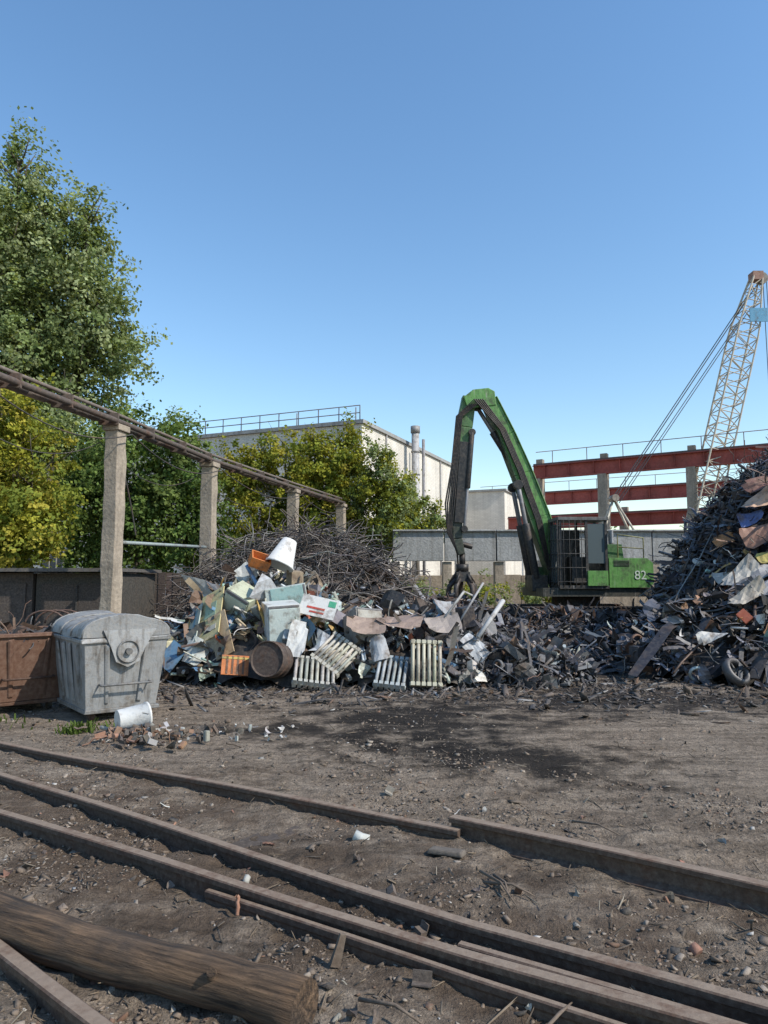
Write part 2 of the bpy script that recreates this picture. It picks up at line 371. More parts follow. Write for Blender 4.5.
def piece(mb, p, pal, smin, smax, kinds):
    k = R.choices(list(kinds), weights=list(kinds.values()))[0]; s = smin+(smax-smin)*R.random()**1.5; col = jit(R.choice(pal), .35)
    if k == 'sheet': mb.sheet(p, s, s*R.uniform(.25, .9), rrot() if R.random() < .5 else flatrot(.9), col, .7, 4, 3, .06)
    elif k == 'strip':
        q = Vector(p); d = Vector((R.uniform(-1, 1), R.uniform(-1, 1), R.uniform(-.5, .7))).normalized(); tw = R.uniform(.05, .5)
        wv = d.orthogonal().normalized()*s*R.uniform(.03, .12); vs = []
        for i in range(7):
            vs += [q-wv, q+wv]; q = q+d*s*.22; d = (d+Vector((R.uniform(-tw, tw), R.uniform(-tw, tw), R.uniform(-tw, tw)))).normalized()
        mb.add(vs, [(2*i, 2*i+1, 2*i+3, 2*i+2) for i in range(6)], col)
    elif k == 'tube':
        d = Vector((R.uniform(-1, 1), R.uniform(-1, 1), R.uniform(-.6, .6))).normalized()*s*1.3; m = Vector((R.uniform(-.1, .1), R.uniform(-.1, .1), R.uniform(-.1, .1)))*s
        mb.tube([Vector(p)-d*.5, Vector(p)+m, Vector(p)+d*.5], R.uniform(.01, .04), 6, col)
    elif k == 'bar':
        rt = flatrot(.7); mb.box(p, (s*1.6, .04, .005+R.random()*.025), rt, col)
        if R.random() < .6: mb.box(Vector(p)+rt @ Vector((0, .02, .024)), (s*1.6, .006, .045), rt, col)
    elif k == 'box':
        rt = rrot(); a, b_, c_ = s*.7, s*.5*R.uniform(.4, 1), s*R.uniform(.15, .45); t = .012
        if R.random() < .5: mb.box(p, (a, b_, c_), rt, col, R.uniform(.8, 1))
        else:
            P = Vector(p)
            mb.box(P+rt @ Vector((0, 0, -c_/2)), (a, b_, t), rt, col)
            for sx in (-1, 1): mb.box(P+rt @ Vector((sx*a/2, 0, 0)), (t, b_*.99, c_), rt, col); mb.box(P+rt @ Vector((0, sx*b_/2, 0)), (a*.98, t, c_*.99), rt, jit(col, .1))
    elif k == 'ring': mb.ring(p, s*.3, s*.06, rrot(), col, 14, 5)
    elif k == 'wire':
        q = Vector(p); pts = [q]; d = Vector((R.uniform(-1, 1), R.uniform(-1, 1), R.uniform(-.2, .8))).normalized()
        for i in range(8):
            d = (d+Vector((R.uniform(-.6, .6), R.uniform(-.6, .6), R.uniform(-.6, .4)))).normalized(); q = q+d*s*.2; pts.append(q)
        mb.tube(pts, R.uniform(.006, .012), 4, col, False)
GREY = [(.06, .062, .07), (.09, .095, .105), (.13, .135, .145), (.035, .035, .04), (.19, .19, .195)]
DGREY = [(.045, .049, .06), (.07, .076, .092), (.12, .128, .15), (.026, .028, .034), (.19, .20, .23), (.075, .068, .064), (.10, .085, .075)]
RUST = [(.13, .077, .055), (.10, .065, .049), (.17, .10, .066)]
LIGHT = [(.6, .6, .57), (.5, .5, .46), (.65, .63, .55), (.45, .5, .52)]
COL = [(.55, .50, .33), (.30, .45, .40), (.62, .62, .6), (.5, .32, .1), (.12, .26, .42), (.5, .12, .06), (.48, .40, .29), (.38, .46, .36), (.42, .33, .22)]
KD = dict(sheet=4, strip=5, tube=3, bar=4, box=1.2, ring=.6, wire=3)
KC = dict(sheet=5, strip=3, tube=2, bar=2.5, box=3, ring=.5, wire=1.5)

scrap = empty('scrap_metal_pile')
o = heapmesh('core', Hc, -5.6, 8.2, 10.8, 20.5, .14, (.05, .045, .04)); o.parent = scrap
CLEAR = [(.62, 11.4, .33), (.12, 11.45, .30), (-1.1, 11.5, .36), (-1.78, 11.35, .36), (-2.35, 11.45, .26)]
def scatter(mb, H, x0, x1, y0, y1, n, palf, smin, smax, kinds, up=.12):
    c = 0; g = 0
    while c < n and g < n*30:
        g += 1; x = R.uniform(x0, x1); y = R.uniform(y0, y1); h = float(H(np.array(x), np.array(y)))
        if h <= 0.02: continue
        if any(abs(x-a) < r and y < b_+.45 for a, b_, r in CLEAR): continue
        piece(mb, (x, y, h*.95+R.uniform(-.05, up)), palf(x, y), smin, smax, kinds); c += 1
def palc(x, y):
    r = R.random()
    if x < -.7: return COL if r < .42 else LIGHT if r < .57 else RUST if r < .71 else GREY
    if x < 1.2: return LIGHT if r < .24 else COL if r < .36 else RUST if r < .52 else GREY
    return LIGHT if r < .11 else RUST if r < .19 else GREY
mb = MB()
scatter(mb, Hf, -4.4, 4.0, 11.2, 15.5, 2700, palc, .08, .46, KC)
scatter(mb, Hf, -4.2, 2.6, 11.4, 14.5, 150, palc, .45, .8, dict(sheet=4, bar=3, tube=2, strip=2, box=2), .2)
mb.obj('mixed_scrap', M_scrap, parent=scrap)
mb = MB()
scatter(mb, Hc, -1, 4.2, 12.0, 19.5, 1500, lambda x, y: DGREY if R.random() < .75 else RUST, .12, .5, KD)
scatter(mb, Hb, 2, 8, 17, 20.4, 900, lambda x, y: DGREY if R.random() < .85 else RUST, .12, .6, KD)
scatter(mb, Hf, 1.2, 3.9, 11.4, 14.0, 1400, lambda x, y: GREY if R.random() < .85 else RUST, .06, .32, KD)
mb.obj('dark_scrap', M_dark, parent=scrap)
mb = MB()
for i in range(2600):
    a = R.uniform(0, 6.28); r = math.sqrt(R.random())*.97; q = Vector((-1.9+3.2*r*math.cos(a), 16.6+2.9*r*math.sin(a), 0))
    q.z = float(Hc(np.array(q.x), np.array(q.y)))+R.uniform(-.1, .12)
    d = Vector((R.uniform(-1, 1), R.uniform(-1, 1), R.uniform(-.2, .6))).normalized(); pts = [q.copy()]; bias = Vector((R.uniform(-.4, .4), R.uniform(-.4, .4), R.uniform(-.4, .05)))
    for k in range(8):
        d = (d+bias*.7+Vector((R.uniform(-.3, .3), R.uniform(-.3, .3), R.uniform(-.3, .3)))).normalized(); q = q+d*R.uniform(.08, .16); pts.append(q.copy())
    mb.tube(pts, R.uniform(.005, .014), 4, jit(R.choice([(.11, .09, .08), (.18, .16, .145), (.07, .058, .052), (.25, .23, .215), (.045, .042, .04)]), .3), False)
mb.obj('wire_tangle', M_dark, parent=scrap)

CLEAR = []
scrap2 = empty('scrap_metal_pile')
o = heapmesh('core', Hr, 3.4, 18.6, 10.4, 24.2, .16, (.03, .029, .03)); o.parent = scrap2
mb = MB()
palr = lambda x, y: (lambda r: DGREY if r < .80 else RUST if r < .89 else GREY if r < .965 else LIGHT)(R.random())
scatter(mb, Hr, 3.6, 14, 10.6, 19, 8200, palr, .08, .5, dict(sheet=4.5, strip=6, tube=2.5, bar=4, box=.9, ring=.6, wire=5), .15)
for i in range(210):
    x = R.uniform(5, 12.5); y = R.uniform(11.5, 17.5); h = float(Hr(np.array(x), np.array(y)))
    if h < .15: continue
    L = R.uniform(.6, 2.0); a = R.gauss(3.4, 1.0); dx, dy = math.cos(a)*L, math.sin(a)*L; h2 = float(Hr(np.array(x+dx), np.array(y+dy)))
    p = Vector((x, y, h+.14)); q = Vector((x+dx, y+dy, max(.05, h2)+R.uniform(.02, .2))); col = jit(R.choice(DGREY+[(.28, .28, .29)]+RUST[:1]), .3)
    if R.random() < .55: mb.tube([p, p.lerp(q, .3)+Vector((0, 0, R.uniform(-.05, .1))), p.lerp(q, .7)+Vector((0, 0, R.uniform(-.08, .12))), q], R.uniform(.01, .04), 6, col)
    else:
        d = (q-p).normalized(); w_ = d.cross(Vector((R.uniform(-.4, .4), R.uniform(-.4, .4), 1))).normalized()*R.uniform(.03, .13); m1 = p.lerp(q, .33)+Vector((0, 0, R.uniform(-.08, .14))); m_ = p.lerp(q, .66)+Vector((0, 0, R.uniform(-.1, .12)))
        mb.add([p-w_, p+w_, m1-w_, m1+w_*.9, m_-w_, m_+w_, q-w_*.7, q+w_*.8], [(0, 1, 3, 2), (2, 3, 5, 4), (4, 5, 7, 6)], col)
mb.obj('scrap_steel', M_dark, parent=scrap2)
mb = MB()
for i in range(1100):
    x = R.uniform(7.4, 13); y = R.uniform(14.5, 19); h = float(Hr(np.array(x), np.array(y)))
    if h < 2.2: continue
    piece(mb, (x, y, h+R.uniform(0, .1)), DGREY+RUST[:1], .2, .7, dict(wire=6, tube=2, strip=3))
mb.obj('twisted_bars', M_dark, parent=scrap2)
mb = MB()
for (x, y, w, h, c) in [(8.3, 15.5, 1.0, .45, (.60, .38, .25)), (7.9, 15.0, .8, .45, (.30, .15, .10)), (8.8, 15.4, .8, .5, (.30, .14, .09)), (7.8, 14.6, .45, .3, (.5, .42, .1)), (8.3, 14.6, .7, .35, (.60, .42, .22)), (7.9, 13.6, 1.3, .4, (.2, .22, .25)), (7.0, 12.7, 1.2, .3, (.16, .17, .2)), (7.6, 12.6, 1.0, .35, (.24, .15, .11)), (8.0, 15.6, .5, .35, (.12, .18, .42)), (8.5, 15.9, .9, .4, (.20, .09, .07)), (7.5, 14.1, 1.2, .35, (.38, .39, .41)),
                        (6.9, 14.0, .8, .3, (.42, .40, .36)), (7.3, 15.4, .5, .3, (.55, .52, .45)), (6.3, 12.6, .7, .25, (.40, .36, .30)), (5.4, 12.0, .5, .2, (.5, .5, .48)), (6.6, 11.9, .6, .2, (.34, .35, .37)), (7.6, 16.0, .5, .3, (.5, .22, .07))]:
    z = float(Hr(np.array(x), np.array(y)))+.42*(1 if w > .75 else .7)
    mb.sheet((x, y-.15, z), w, h, Euler((R.uniform(.5, .9), R.uniform(-.5, -.1), R.uniform(-.4, .4))).to_matrix(), c, .35, 8, 5, .025)
for i in range(110):
    x = R.uniform(4.6, 9.6); y = R.uniform(11.6, 16.2); h = float(Hr(np.array(x), np.array(y)))
    if h < .08: continue
    piece(mb, (x, y, h+.14), COL+LIGHT+[(.45, .25, .14)]*3, .12, .45, dict(sheet=5, strip=2, box=1))
mb.obj('bent_plates', M_scrap, parent=scrap2)

# ---------------------------------------------------------------- recognisable items on the heap
def radiator(loc, rot, n=7, col=(.55, .54, .46), h=.6):
    mb = MB(); pw = .085
    for i in range(n):
        x = (i-(n-1)/2)*pw
        for yy in (-.04, .04): mb.tube([(x, yy, -h/2+.03), (x, yy, h/2-.03)], .026, 8, jit(col, .12))
        for z in (-h/2+.03, h/2-.03): mb.tube([(x-pw*.5, 0, z), (x+pw*.5, 0, z)], .034, 8, col); mb.box((x, 0, z), (.06, .14, .06), None, col)
        for z in (-h/6, h/6): mb.box((x, 0, z), (.045, .11, .03), None, col)
    mb.obj('radiator', M_scrap, loc, rot=rot)
radiator((.66, 11.3, .40), (-.35, .05, .05), 6, (.52, .50, .38), .72)
radiator((.12, 11.35, .25), (-.9, .1, -.1), 6, (.38, .42, .42), .62)
radiator((-1.1, 11.4, .24), (-1.0, .15, .15), 8, (.42, .42, .38), .62)
radiator((-.78, 11.7, .5), (-.8, .5, -.5), 7, (.5, .48, .41), .6)
def bucket(loc, rot, r=.17, h=.34, col=(.72, .72, .70), k0=.78):
    mb = MB(); n = 24
    ro = [(r*k0, 0), (r*(k0+.02), .005), (r*.97, h*.93), (r*1.04, h*.94), (r*1.04, h), (r*.96, h), (r*(k0-.02), .02), (.001, .02)]
    vs = [(a*math.cos(2*math.pi*k/n), a*math.sin(2*math.pi*k/n), z) for a, z in ro for k in range(n)]
    mb.add(vs, [(i*n+k, i*n+(k+1) % n, (i+1)*n+(k+1) % n, (i+1)*n+k) for i in range(len(ro)-1) for k in range(n)], col, True)
    mb.add([vs[k] for k in range(n)], [tuple(range(n))[::-1]], col)
    mb.tube([(r*1.05*math.cos(t), r*1.05*math.sin(t)*.3, h*.9-r*.9*abs(math.sin(t))) for t in [math.pi*k/12 for k in range(13)]], .004, 5, (.3, .3, .3))
    mb.obj('bucket', M_scrap, loc, rot=rot)
bucket((-1.72, 13.0, 2.42), (math.pi-.3, .35, 0), .26, .52, (.75, .75, .73), .5)
bucket((-2.95, 8.05, .15), (1.5, .3, 2.2), .145, .34)
mb = MB()
mb.box((0, 0, 0), (.36, .26, .05), None, (.65, .2, .04)); mb.box((0, -.13, .1), (.36, .02, .16), None, (.65, .2, .04)); mb.box((0, .13, .1), (.36, .02, .16), None, (.65, .2, .04)); mb.box((-.17, 0, .1), (.02, .24, .16), None, (.65, .2, .04)); mb.box((.17, 0, .1), (.02, .24, .16), None, (.65, .2, .04))
mb.obj('orange_crate', M_scrap, (-2.28, 12.9, 1.98), rot=(.6, .3, .4))
def cabinet(name, loc, rot, sz, col, dc=None):
    mb = MB(); w, d, h = sz; mb.box((0, 0, 0), sz, None, col)
    mb.box((0, -d/2-.012, .02), (w*.92, .022, h*.8), None, dc or jit(col, .1))
    mb.box((0, -d/2-.012, h*.46), (w*.92, .02, h*.06), None, (.15, .15, .16)); mb.box((w*.38, -d/2-.04, 0), (.02, .03, h*.25), None, (.2, .2, .2))
    mb.obj(name, M_scrap, loc, rot=rot, bevel=.012)
cabinet('washing_machine', (-1.72, 12.0, .95), (.12, -.06, .35), (.55, .5, .75), (.62, .64, .62), dc=(.50, .58, .56))
cabinet('metal_cabinet', (-1.7, 12.5, 1.42), (.1, 1.4, .2), (.35, .4, .7), (.50, .56, .53), dc=(.3, .46, .44))
cabinet('refrigerator', (-2.55, 12.6, 1.1), (.35, .5, -.3), (.5, .45, 1.0), (.55, .58, .42))
cabinet('kitchen_stove', (-.35, 12.3, .85), (-.4, .1, .5), (.5, .5, .6), (.35, .33, .3))
mb = MB(); prof_ = [(0, -.3), (.27, -.3), (.28, -.28), (.27, -.1), (.285, -.09), (.27, -.08), (.27, .1), (.285, .11), (.27, .12), (.28, .29), (.27, .3), (.25, .27), (0, .27)]
n = 28; vs = [(a*math.cos(2*math.pi*k/n), a*math.sin(2*math.pi*k/n), z) for a, z in prof_ for k in range(n)]
mb.add(vs, [(i*n+k, i*n+(k+1) % n, (i+1)*n+(k+1) % n, (i+1)*n+k) for i in range(len(prof_)-1) for k in range(n)], (.07, .05, .042), False)
mb.obj('steel_drum', M_rust, (-1.74, 11.45, .44), rot=(1.42, 0, -.25))
def panel(name, loc, w, h, rot, col, stripes=None):
    mb = MB(); mb.box((0, 0, 0), (w, h, .02), None, col)
    if stripes:
        for (sx, sy, sw, sh, c) in stripes: mb.box((sx*w, sy*h, .014), (sw*w, sh*h, .006), None, c)
    mb.obj(name, M_scrap, loc, rot=rot)
E = math.radians
panel('sign_board', (-1.10, 12.0, 1.25), .62, .36, (E(62), E(12), E(-8)), (.66, .66, .64), [(-.05, -.1, .5, .1, (.5, .05, .03)), (0, -.3, .4, .08, (.5, .05, .03)), (.36, .25, .2, .3, (.05, .35, .2))])
panel('yellow_panel', (-2.95, 12.2, 1.1), .5, 1.05, (E(55), E(-25), E(-25)), (.58, .50, .25), [(0, .1, .5, .3, (.3, .42, .30)), (.1, -.3, .5, .1, (.6, .55, .45))])
panel('patterned_panel', (-3.3, 12.3, .85), .55, .85, (E(60), E(-35), E(-40)), (.40, .45, .40), [(-.2, 0, .1, .8, (.55, .35, .12)), (.2, 0, .1, .8, (.2, .35, .42))])
panel('cardboard_sheet', (-2.7, 11.9, .8), .35, .8, (E(68), E(-28), E(-15)), (.48, .36, .22))
panel('blue_panel', (-3.5, 11.9, .45), .35, .45, (E(60), E(25), E(-30)), (.12, .25, .38))
panel('striped_board', (-2.35, 11.4, .36), .42, .32, (E(65), E(5), E(15)), (.55, .16, .03), [(-.3, 0, .08, .9, (.12, .05, .02)), (-.1, 0, .08, .9, (.12, .05, .02)), (.1, 0, .08, .9, (.12, .05, .02)), (.3, 0, .08, .9, (.12, .05, .02)), (0, .35, 1, .1, (.5, .4, .1))])
mb = MB()
for (x, y, z, w, h, r, c) in [(-.3, 11.85, .95, .65, .42, (35, 6, 5), (.33, .24, .19)), (.25, 12.0, .98, .75, .4, (25, 14, -10), (.36, .26, .21)), (1.0, 12.2, .95, .6, .4, (40, -8, 15), (.34, .29, .26)),
                              (-1.4, 11.6, .76, .3, .6, (70, 12, 10), (.6, .61, .6)), (-.1, 11.5, .62, .3, .4, (70, -20, -15), (.5, .51, .52)), (-3.1, 11.8, .55, .4, .45, (60, 20, -15), (.5, .53, .5)),
                              (1.5, 11.9, .6, .3, .5, (55, -40, 25), (.5, .52, .54)), (1.1, 12.9, 1.2, .5, .3, (50, 10, 35), (.35, .36, .38)), (-2.55, 13.2, 1.8, .35, .4, (60, -40, 25), (.55, .57, .55))]:
    mb.sheet((x, y, z), w, h, Euler([E(q) for q in r]).to_matrix(), c, .25, 6, 5, .018)
mb.obj('sheet_metal_panels', M_scrap)
mb = MB()
mb.tube([(1.55, 11.9, .75), (2.05, 12.3, 1.35)], .04, 8, (.5, .5, .5)); mb.tube([(1.3, 12.3, 1.0), (1.75, 12.6, 1.65)], .02, 8, (.35, .35, .36)); mb.tube([(1.0, 12.3, 1.0), (1.4, 12.5, 1.5), (1.6, 12.6, 1.4)], .025, 8, (.45, .44, .42))
mb.obj('steel_pipes', M_scrap)
mb = MB(); rt = Euler((.9, .4, .2)).to_matrix()
mb.ring((5.55, 11.4, .26), .19, .05, rt, (.09, .09, .095), 24, 8)
for k in range(6):
    a = k*math.pi/3; mb.tube([Vector((5.55, 11.4, .26)), Vector((5.55, 11.4, .26))+rt @ Vector((.17*math.cos(a), .17*math.sin(a), 0))], .018, 6, (.10, .10, .10))
mb.obj('steel_wheel', M_dark)

# ---------------------------------------------------------------- waste containers
def container(loc, rotz, col, L=1.36, W=1.02, H=.98, lid=True, mat=M_bin):
    e = empty('waste_container', loc, rotz); z0 = .15
    mb = MB(); t = .84
    bl, bw = L/2*t, W/2*t; tl, tw = L/2, W/2
    outer = [(-bl, -bw, z0), (bl, -bw, z0), (bl, bw, z0), (-bl, bw, z0), (-tl, -tw, H), (tl, -tw, H), (tl, tw, H), (-tl, tw, H)]
    inner = [(x*.95, y*.95, z+(.02 if z < .5 else 0)) for x, y, z in outer]
    mb.add(outer, [(3, 2, 1, 0), (0, 1, 5, 4), (1, 2, 6, 5), (2, 3, 7, 6), (3, 0, 4, 7)], col)
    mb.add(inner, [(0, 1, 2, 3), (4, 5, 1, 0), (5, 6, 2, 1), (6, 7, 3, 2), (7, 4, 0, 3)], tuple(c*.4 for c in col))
    for a, b in (((-tl, -tw), (tl, -tw)), ((tl, -tw), (tl, tw)), ((tl, tw), (-tl, tw)), ((-tl, tw), (-tl, -tw))):
        c = ((a[0]+b[0])/2, (a[1]+b[1])/2, H); mb.box(c, (abs(a[0]-b[0])+.06, abs(a[1]-b[1])+.06, .05), None, tuple(c_*1.05 for c_ in col))
    for sx in (-.62, -.2, .2, .62):
        for sy in (-1, 1):
            mb.add([(sx*bl-.035, sy*(bw+.004), z0+.05), (sx*bl+.035, sy*(bw+.004), z0+.05), (sx*tl+.035, sy*(tw+.004)-.0, H-.05), (sx*tl-.035, sy*(tw+.004), H-.05),
                    (sx*bl-.02, sy*(bw+.03), z0+.07), (sx*bl+.02, sy*(bw+.03), z0+.07), (sx*tl+.02, sy*(tw+.028), H-.07), (sx*tl-.02, sy*(tw+.028), H-.07)],
                   [(4, 5, 6, 7), (0, 1, 5, 4), (1, 2, 6, 5), (2, 3, 7, 6), (3, 0, 4, 7)], col)
    for sy in (-.45, .45):
        mb.add([(bl+.004, sy*bw-.035, z0+.05), (bl+.004, sy*bw+.035, z0+.05), (tl+.004, sy*tw+.035, H-.05), (tl+.004, sy*tw-.035, H-.05),
                (bl+.03, sy*bw-.02, z0+.07), (bl+.03, sy*bw+.02, z0+.07), (tl+.028, sy*tw+.02, H-.07), (tl+.028, sy*tw-.02, H-.07)],
               [(4, 5, 6, 7), (0, 1, 5, 4), (1, 2, 6, 5), (2, 3, 7, 6), (3, 0, 4, 7)], col)
    mb.box((0, 0, z0-.02), (bl*2+.04, bw*2+.04, .05), None, tuple(c*.7 for c in col))
    rr = random.Random(int(abs(loc[0])*100)); mb.v = [(x+rr.uniform(-.012, .012), y+rr.uniform(-.012, .012), z+rr.uniform(-.008, .008)) for x, y, z in mb.v]
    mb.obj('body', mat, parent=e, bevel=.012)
    if lid:
        lb = MB(); n = 14; nx = 10; r = tw+.02; vs = []
        prof_ = [(r*math.cos(math.pi*k/n), H+.03+.24*math.sin(math.pi*k/n)**.7*(1 if k > 5 else .9)) for k in range(n+1)]
        for i in range(nx+1):
            s_ = -1+2*i/nx
            for (yy, zz) in prof_: vs.append((s_*(tl+.02), yy, zz-.035*math.cos(s_*4.2)*(zz-H)/.25+rr.uniform(-.008, .008)))
        m = n+1
        lb.add(vs, [(i*m+k, i*m+k+1, (i+1)*m+k+1, (i+1)*m+k) for i in range(nx) for k in range(n)], tuple(c*1.0 for c in col), True)
        lb.add(vs, [tuple(range(m)), tuple(range((nx+1)*m-1, nx*m-1, -1))], tuple(c*.8 for c in col))
        for xx in (-1, -.35, .3, 1):
            lb.tube([(xx*tl, y_*1.005, z_-.035*math.cos(xx*4.2)*(z_-H)/.25+.004) for y_, z_ in prof_], .013, 6, tuple(c*.85 for c in col))
        for sx in (-1, 1):
            pr = [(-.30, H+.12), (-.20, H-.10), (-.14, H-.26), (0, H-.33), (.14, H-.26), (.22, H-.08), (.34, H+.12)]
            k0 = sx*(tl+.025); k1 = sx*(tl+.05); q = len(pr)
            vv = [(k0, a, b) for a, b in pr]+[(k1, a, b) for a, b in pr]
            lb.add(vv, [tuple(range(q)), tuple(range(2*q-1, q-1, -1))]+[(i, (i+1) % q, (i+1) % q+q, i+q) for i in range(q)], tuple(c*1.15 for c in col))
            lb.ring((sx*(tl+.055), 0, H-.14), .13, .012, Matrix.Rotation(math.pi/2, 3, 'Y'), tuple(c*.7 for c in col), 24, 6)
            lb.tube([(sx*(tl+.03), 0, H-.14), (sx*(tl+.10), 0, H-.14)], .04, 12, tuple(c*.4 for c in col))
        lb.obj('lid', mat, parent=e)
    wb = MB()
    for sx in (-.75, .75):
        for sy in (-.75, .75):
            x, y = sx*bl, sy*bw
            wb.tube([(x, y-.025, .07), (x, y+.025, .07)], .07, 16, (.03, .03, .03), smooth=False); wb.box((x, y, .12), (.05, .09, .07), None, (.15, .15, .15))
    wb.obj('castors', M_rust, parent=e)
    hb = MB(); hb.tube([(tl-.05, -.3, .45), (tl+.05, -.3, .45), (tl+.05, .3, .45), (tl-.05, .3, .45)], .014, 8, tuple(c*.6 for c in col)); hb.obj('handle', mat, parent=e)
    return e
container((-3.56, 9.33, 0), math.radians(-51.5), (.33, .34, .345))
container((-4.95, 9.75, 0), math.radians(-50), (.13, .065, .04), 1.25, 1.0, 1.0, False, M_rust)
container((-6.1, 10.4, 0), math.radians(-60), (.11, .055, .035), 1.25, 1.0, .95, False, M_rust)
mb = MB()
for i in range(70): piece(mb, (-4.95+R.uniform(-.4, .4), 9.75+R.uniform(-.4, .4), R.uniform(.8, .98)), RUST+GREY[:2], .2, .5, dict(strip=3, wire=5, sheet=2, bar=2))
for k in range(3): mb.tube([(-5.0+.3*math.cos(a)+.1*k, 10.6+.1*k, 1.05+.20*math.sin(a)) for a in [math.pi*j/10 for j in range(11)]], .014, 6, (.12, .07, .055))
mb.obj('rusty_offcuts', M_rust)
mb = MB()
for i in range(130):
    x = R.gauss(-2.45, .30); y = R.gauss(7.75, .22)
    piece(mb, (x, y, R.uniform(.02, .09)), [(.22, .13, .09), (.12, .09, .07), (.4, .39, .37), (.3, .16, .1), (.08, .07, .065)], .04, .16, dict(sheet=3, box=3, tube=1.5, bar=1, wire=2))
for i in range(40): piece(mb, (R.gauss(-1.6, .35), R.gauss(8.0, .2), .025), [(.55, .55, .53), (.2, .18, .16), (.1, .09, .08)], .03, .12, dict(sheet=3, box=1, strip=2))
mb.obj('rubbish', M_debris)
mb = MB()
mb.box((.39, 4.6, .02), (.24, .10, .03), flatrot(.1), (.13, .11, .09), .9); mb.obj('stone_slab', M_debris, bevel=.01)
mb = MB(); mb.box((-.2, 3.32, .07), (.045, .03, .14), Euler((.1, .25, .3)).to_matrix(), (.15, .11, .08), .6); mb.obj('wooden_peg', M_wood)
mb = MB()
for (a, b) in (((.55, 4.25), (.68, 3.85)), ((.62, 4.2), (.66, 3.9)), ((.55, 4.1), (.8, 3.95)), ((1.3, 5.1), (1.55, 4.85)), ((-.1, 3.0), (.15, 2.85)), ((.55, 2.75), (.75, 3.0))):
    mb.tube([(a[0], a[1], .04), ((a[0]+b[0])/2+.02, (a[1]+b[1])/2, .06), (b[0], b[1], .03)], [.008, .007, .003], 6, (.15, .11, .08))
mb.obj('sticks', M_wood)
mb = MB()
for i in range(140):
    x = R.uniform(-2.8, 2.2); y = R.uniform(2.6, 6.0); piece(mb, (x, y, float(gz(x, y))+.012), [(.5, .5, .48), (.13, .1, .08), (.28, .14, .09), (.1, .08, .07), (.3, .27, .23), (.16, .13, .1)], .02, .08, dict(sheet=4, strip=2, tube=.5, bar=1, wire=1))
mb.obj('litter', M_debris)
def weeds(cx, cy, n, r, h):
    bx = rng.normal(cx, r, n); by = rng.normal(cy, r*.6, n); a = rng.uniform(0, 6.28, n); l = rng.uniform(.4, 1, n)*h; lean = rng.uniform(.2, .9, n)*l
    w_ = .006+.01*rng.random(n); dx, dy = np.cos(a), np.sin(a); z = gz(bx, by)
    p0 = np.stack([bx-dy*w_, by+dx*w_, z], 1); p1 = np.stack([bx+dy*w_, by-dx*w_, z], 1)
    p2 = np.stack([bx+dx*lean+dy*w_*.6, by+dy*lean-dx*w_*.6, z+l], 1); p3 = np.stack([bx+dx*lean-dy*w_*.6, by+dy*lean+dx*w_*.6, z+l], 1)
    V = np.stack([p0, p1, p2, p3], 1).reshape(-1, 3); F = np.arange(4*n).reshape(-1, 4)
    np_mesh('weeds', V, F, np.array([(.09, .13, .035)])*rng.uniform(.6, 1.5, (n, 1)), M_leaf)
weeds(-3.5, 8.25, 130, .10, .13); weeds(-3.1, 8.6, 40, .15, .07); weeds(-4.6, 8.6, 50, .3, .08)

# ---------------------------------------------------------------- trestle with pipes
PIL = [(-5.9, 9.0), (-5.08, 13.3), (-4.36, 17.6), (-2.95, 22.9), (-1.66, 27.3)]
tr = empty('pipe_trestle')
for i, (x, y) in enumerate(PIL):
    if i == 0: continue
    mb = MB(); H = 4.50; nz = 16; w0, d0 = (.135 if i == 1 else .16), .15; vs = []; fs = []
    rr = random.Random(i)
    for k in range(nz+1):
        for sx, sy in ((-1, -1), (1, -1), (1, 1), (-1, 1)): vs.append((sx*w0+rr.uniform(-.014, .014), sy*d0+rr.uniform(-.014, .014), H*k/nz))
    for k in range(nz):
        for j in range(4): fs.append((k*4+j, k*4+(j+1) % 4, k*4+4+(j+1) % 4, k*4+4+j))
    fs.append((nz*4, nz*4+1, nz*4+2, nz*4+3)); mb.add(vs, fs, (.5, .5, .5))
    mb.box((0, 0, H+.06), (w0*2+.08, .38, .12), None, (.5, .5, .5))
    mb.obj('concrete_post', M_conc, (x, y, 0), -.22, .015, tr)
mb = MB()
path = [(-6.75, 4.0), (-5.85, 9.5)]+PIL[1:]
mb.tube([(x-.12, y, 4.70) for x, y in path], .085, 12, (.13, .10, .085)); mb.tube([(x+.13, y, 4.66) for x, y in path], .055, 10, (.09, .07, .06))
mb.tube([(x+.02, y, 4.83) for x, y in path], .035, 8, (.17, .14, .12))
for k in range(len(path)-1):
    a, b = path[k], path[k+1]
    for j in range(6):
        t = j/6+R.uniform(0, .1); x = a[0]*(1-t)+b[0]*t; y = a[1]*(1-t)+b[1]*t
        if j % 2: mb.box((x, y, 4.69), (.36, .05, .22), None, (.10, .075, .06))
        L_ = R.uniform(.2, .8); sl = (b[0]-a[0])/(b[1]-a[1]); mb.tube([(x-.12, y, 4.70), (x-.12+sl*L_, y+L_, 4.70)], .10, 10, jit((.2, .17, .15), .4))
mb.obj('steam_pipes', M_rust, parent=tr)
mb = MB()
def sag(a, b, s, r, col, n=14):
    a = Vector(a); b = Vector(b); mb.tube([a.lerp(b, i/n)-Vector((0, 0, s*4*(i/n)*(1-i/n))) for i in range(n+1)], r, 5, col, False)
for k in range(len(path)-1):
    a, b = path[k], path[k+1]; sag((a[0]+.3, a[1], 4.45), (b[0]+.3, b[1], 4.45), .35, .012, (.04, .04, .04)); sag((a[0]-.3, a[1], 4.3), (b[0]-.3, b[1], 4.3), .5, .009, (.04, .04, .04))
sag((-5.14, 13.2, 4.3), (-5.0, 14.3, 2.6), -.3, .015, (.05, .05, .05))
mb.tube([(-5.14, 13.5, 2.42), (-4.36, 17.4, 2.5)], .035, 8, (.30, .36, .36))
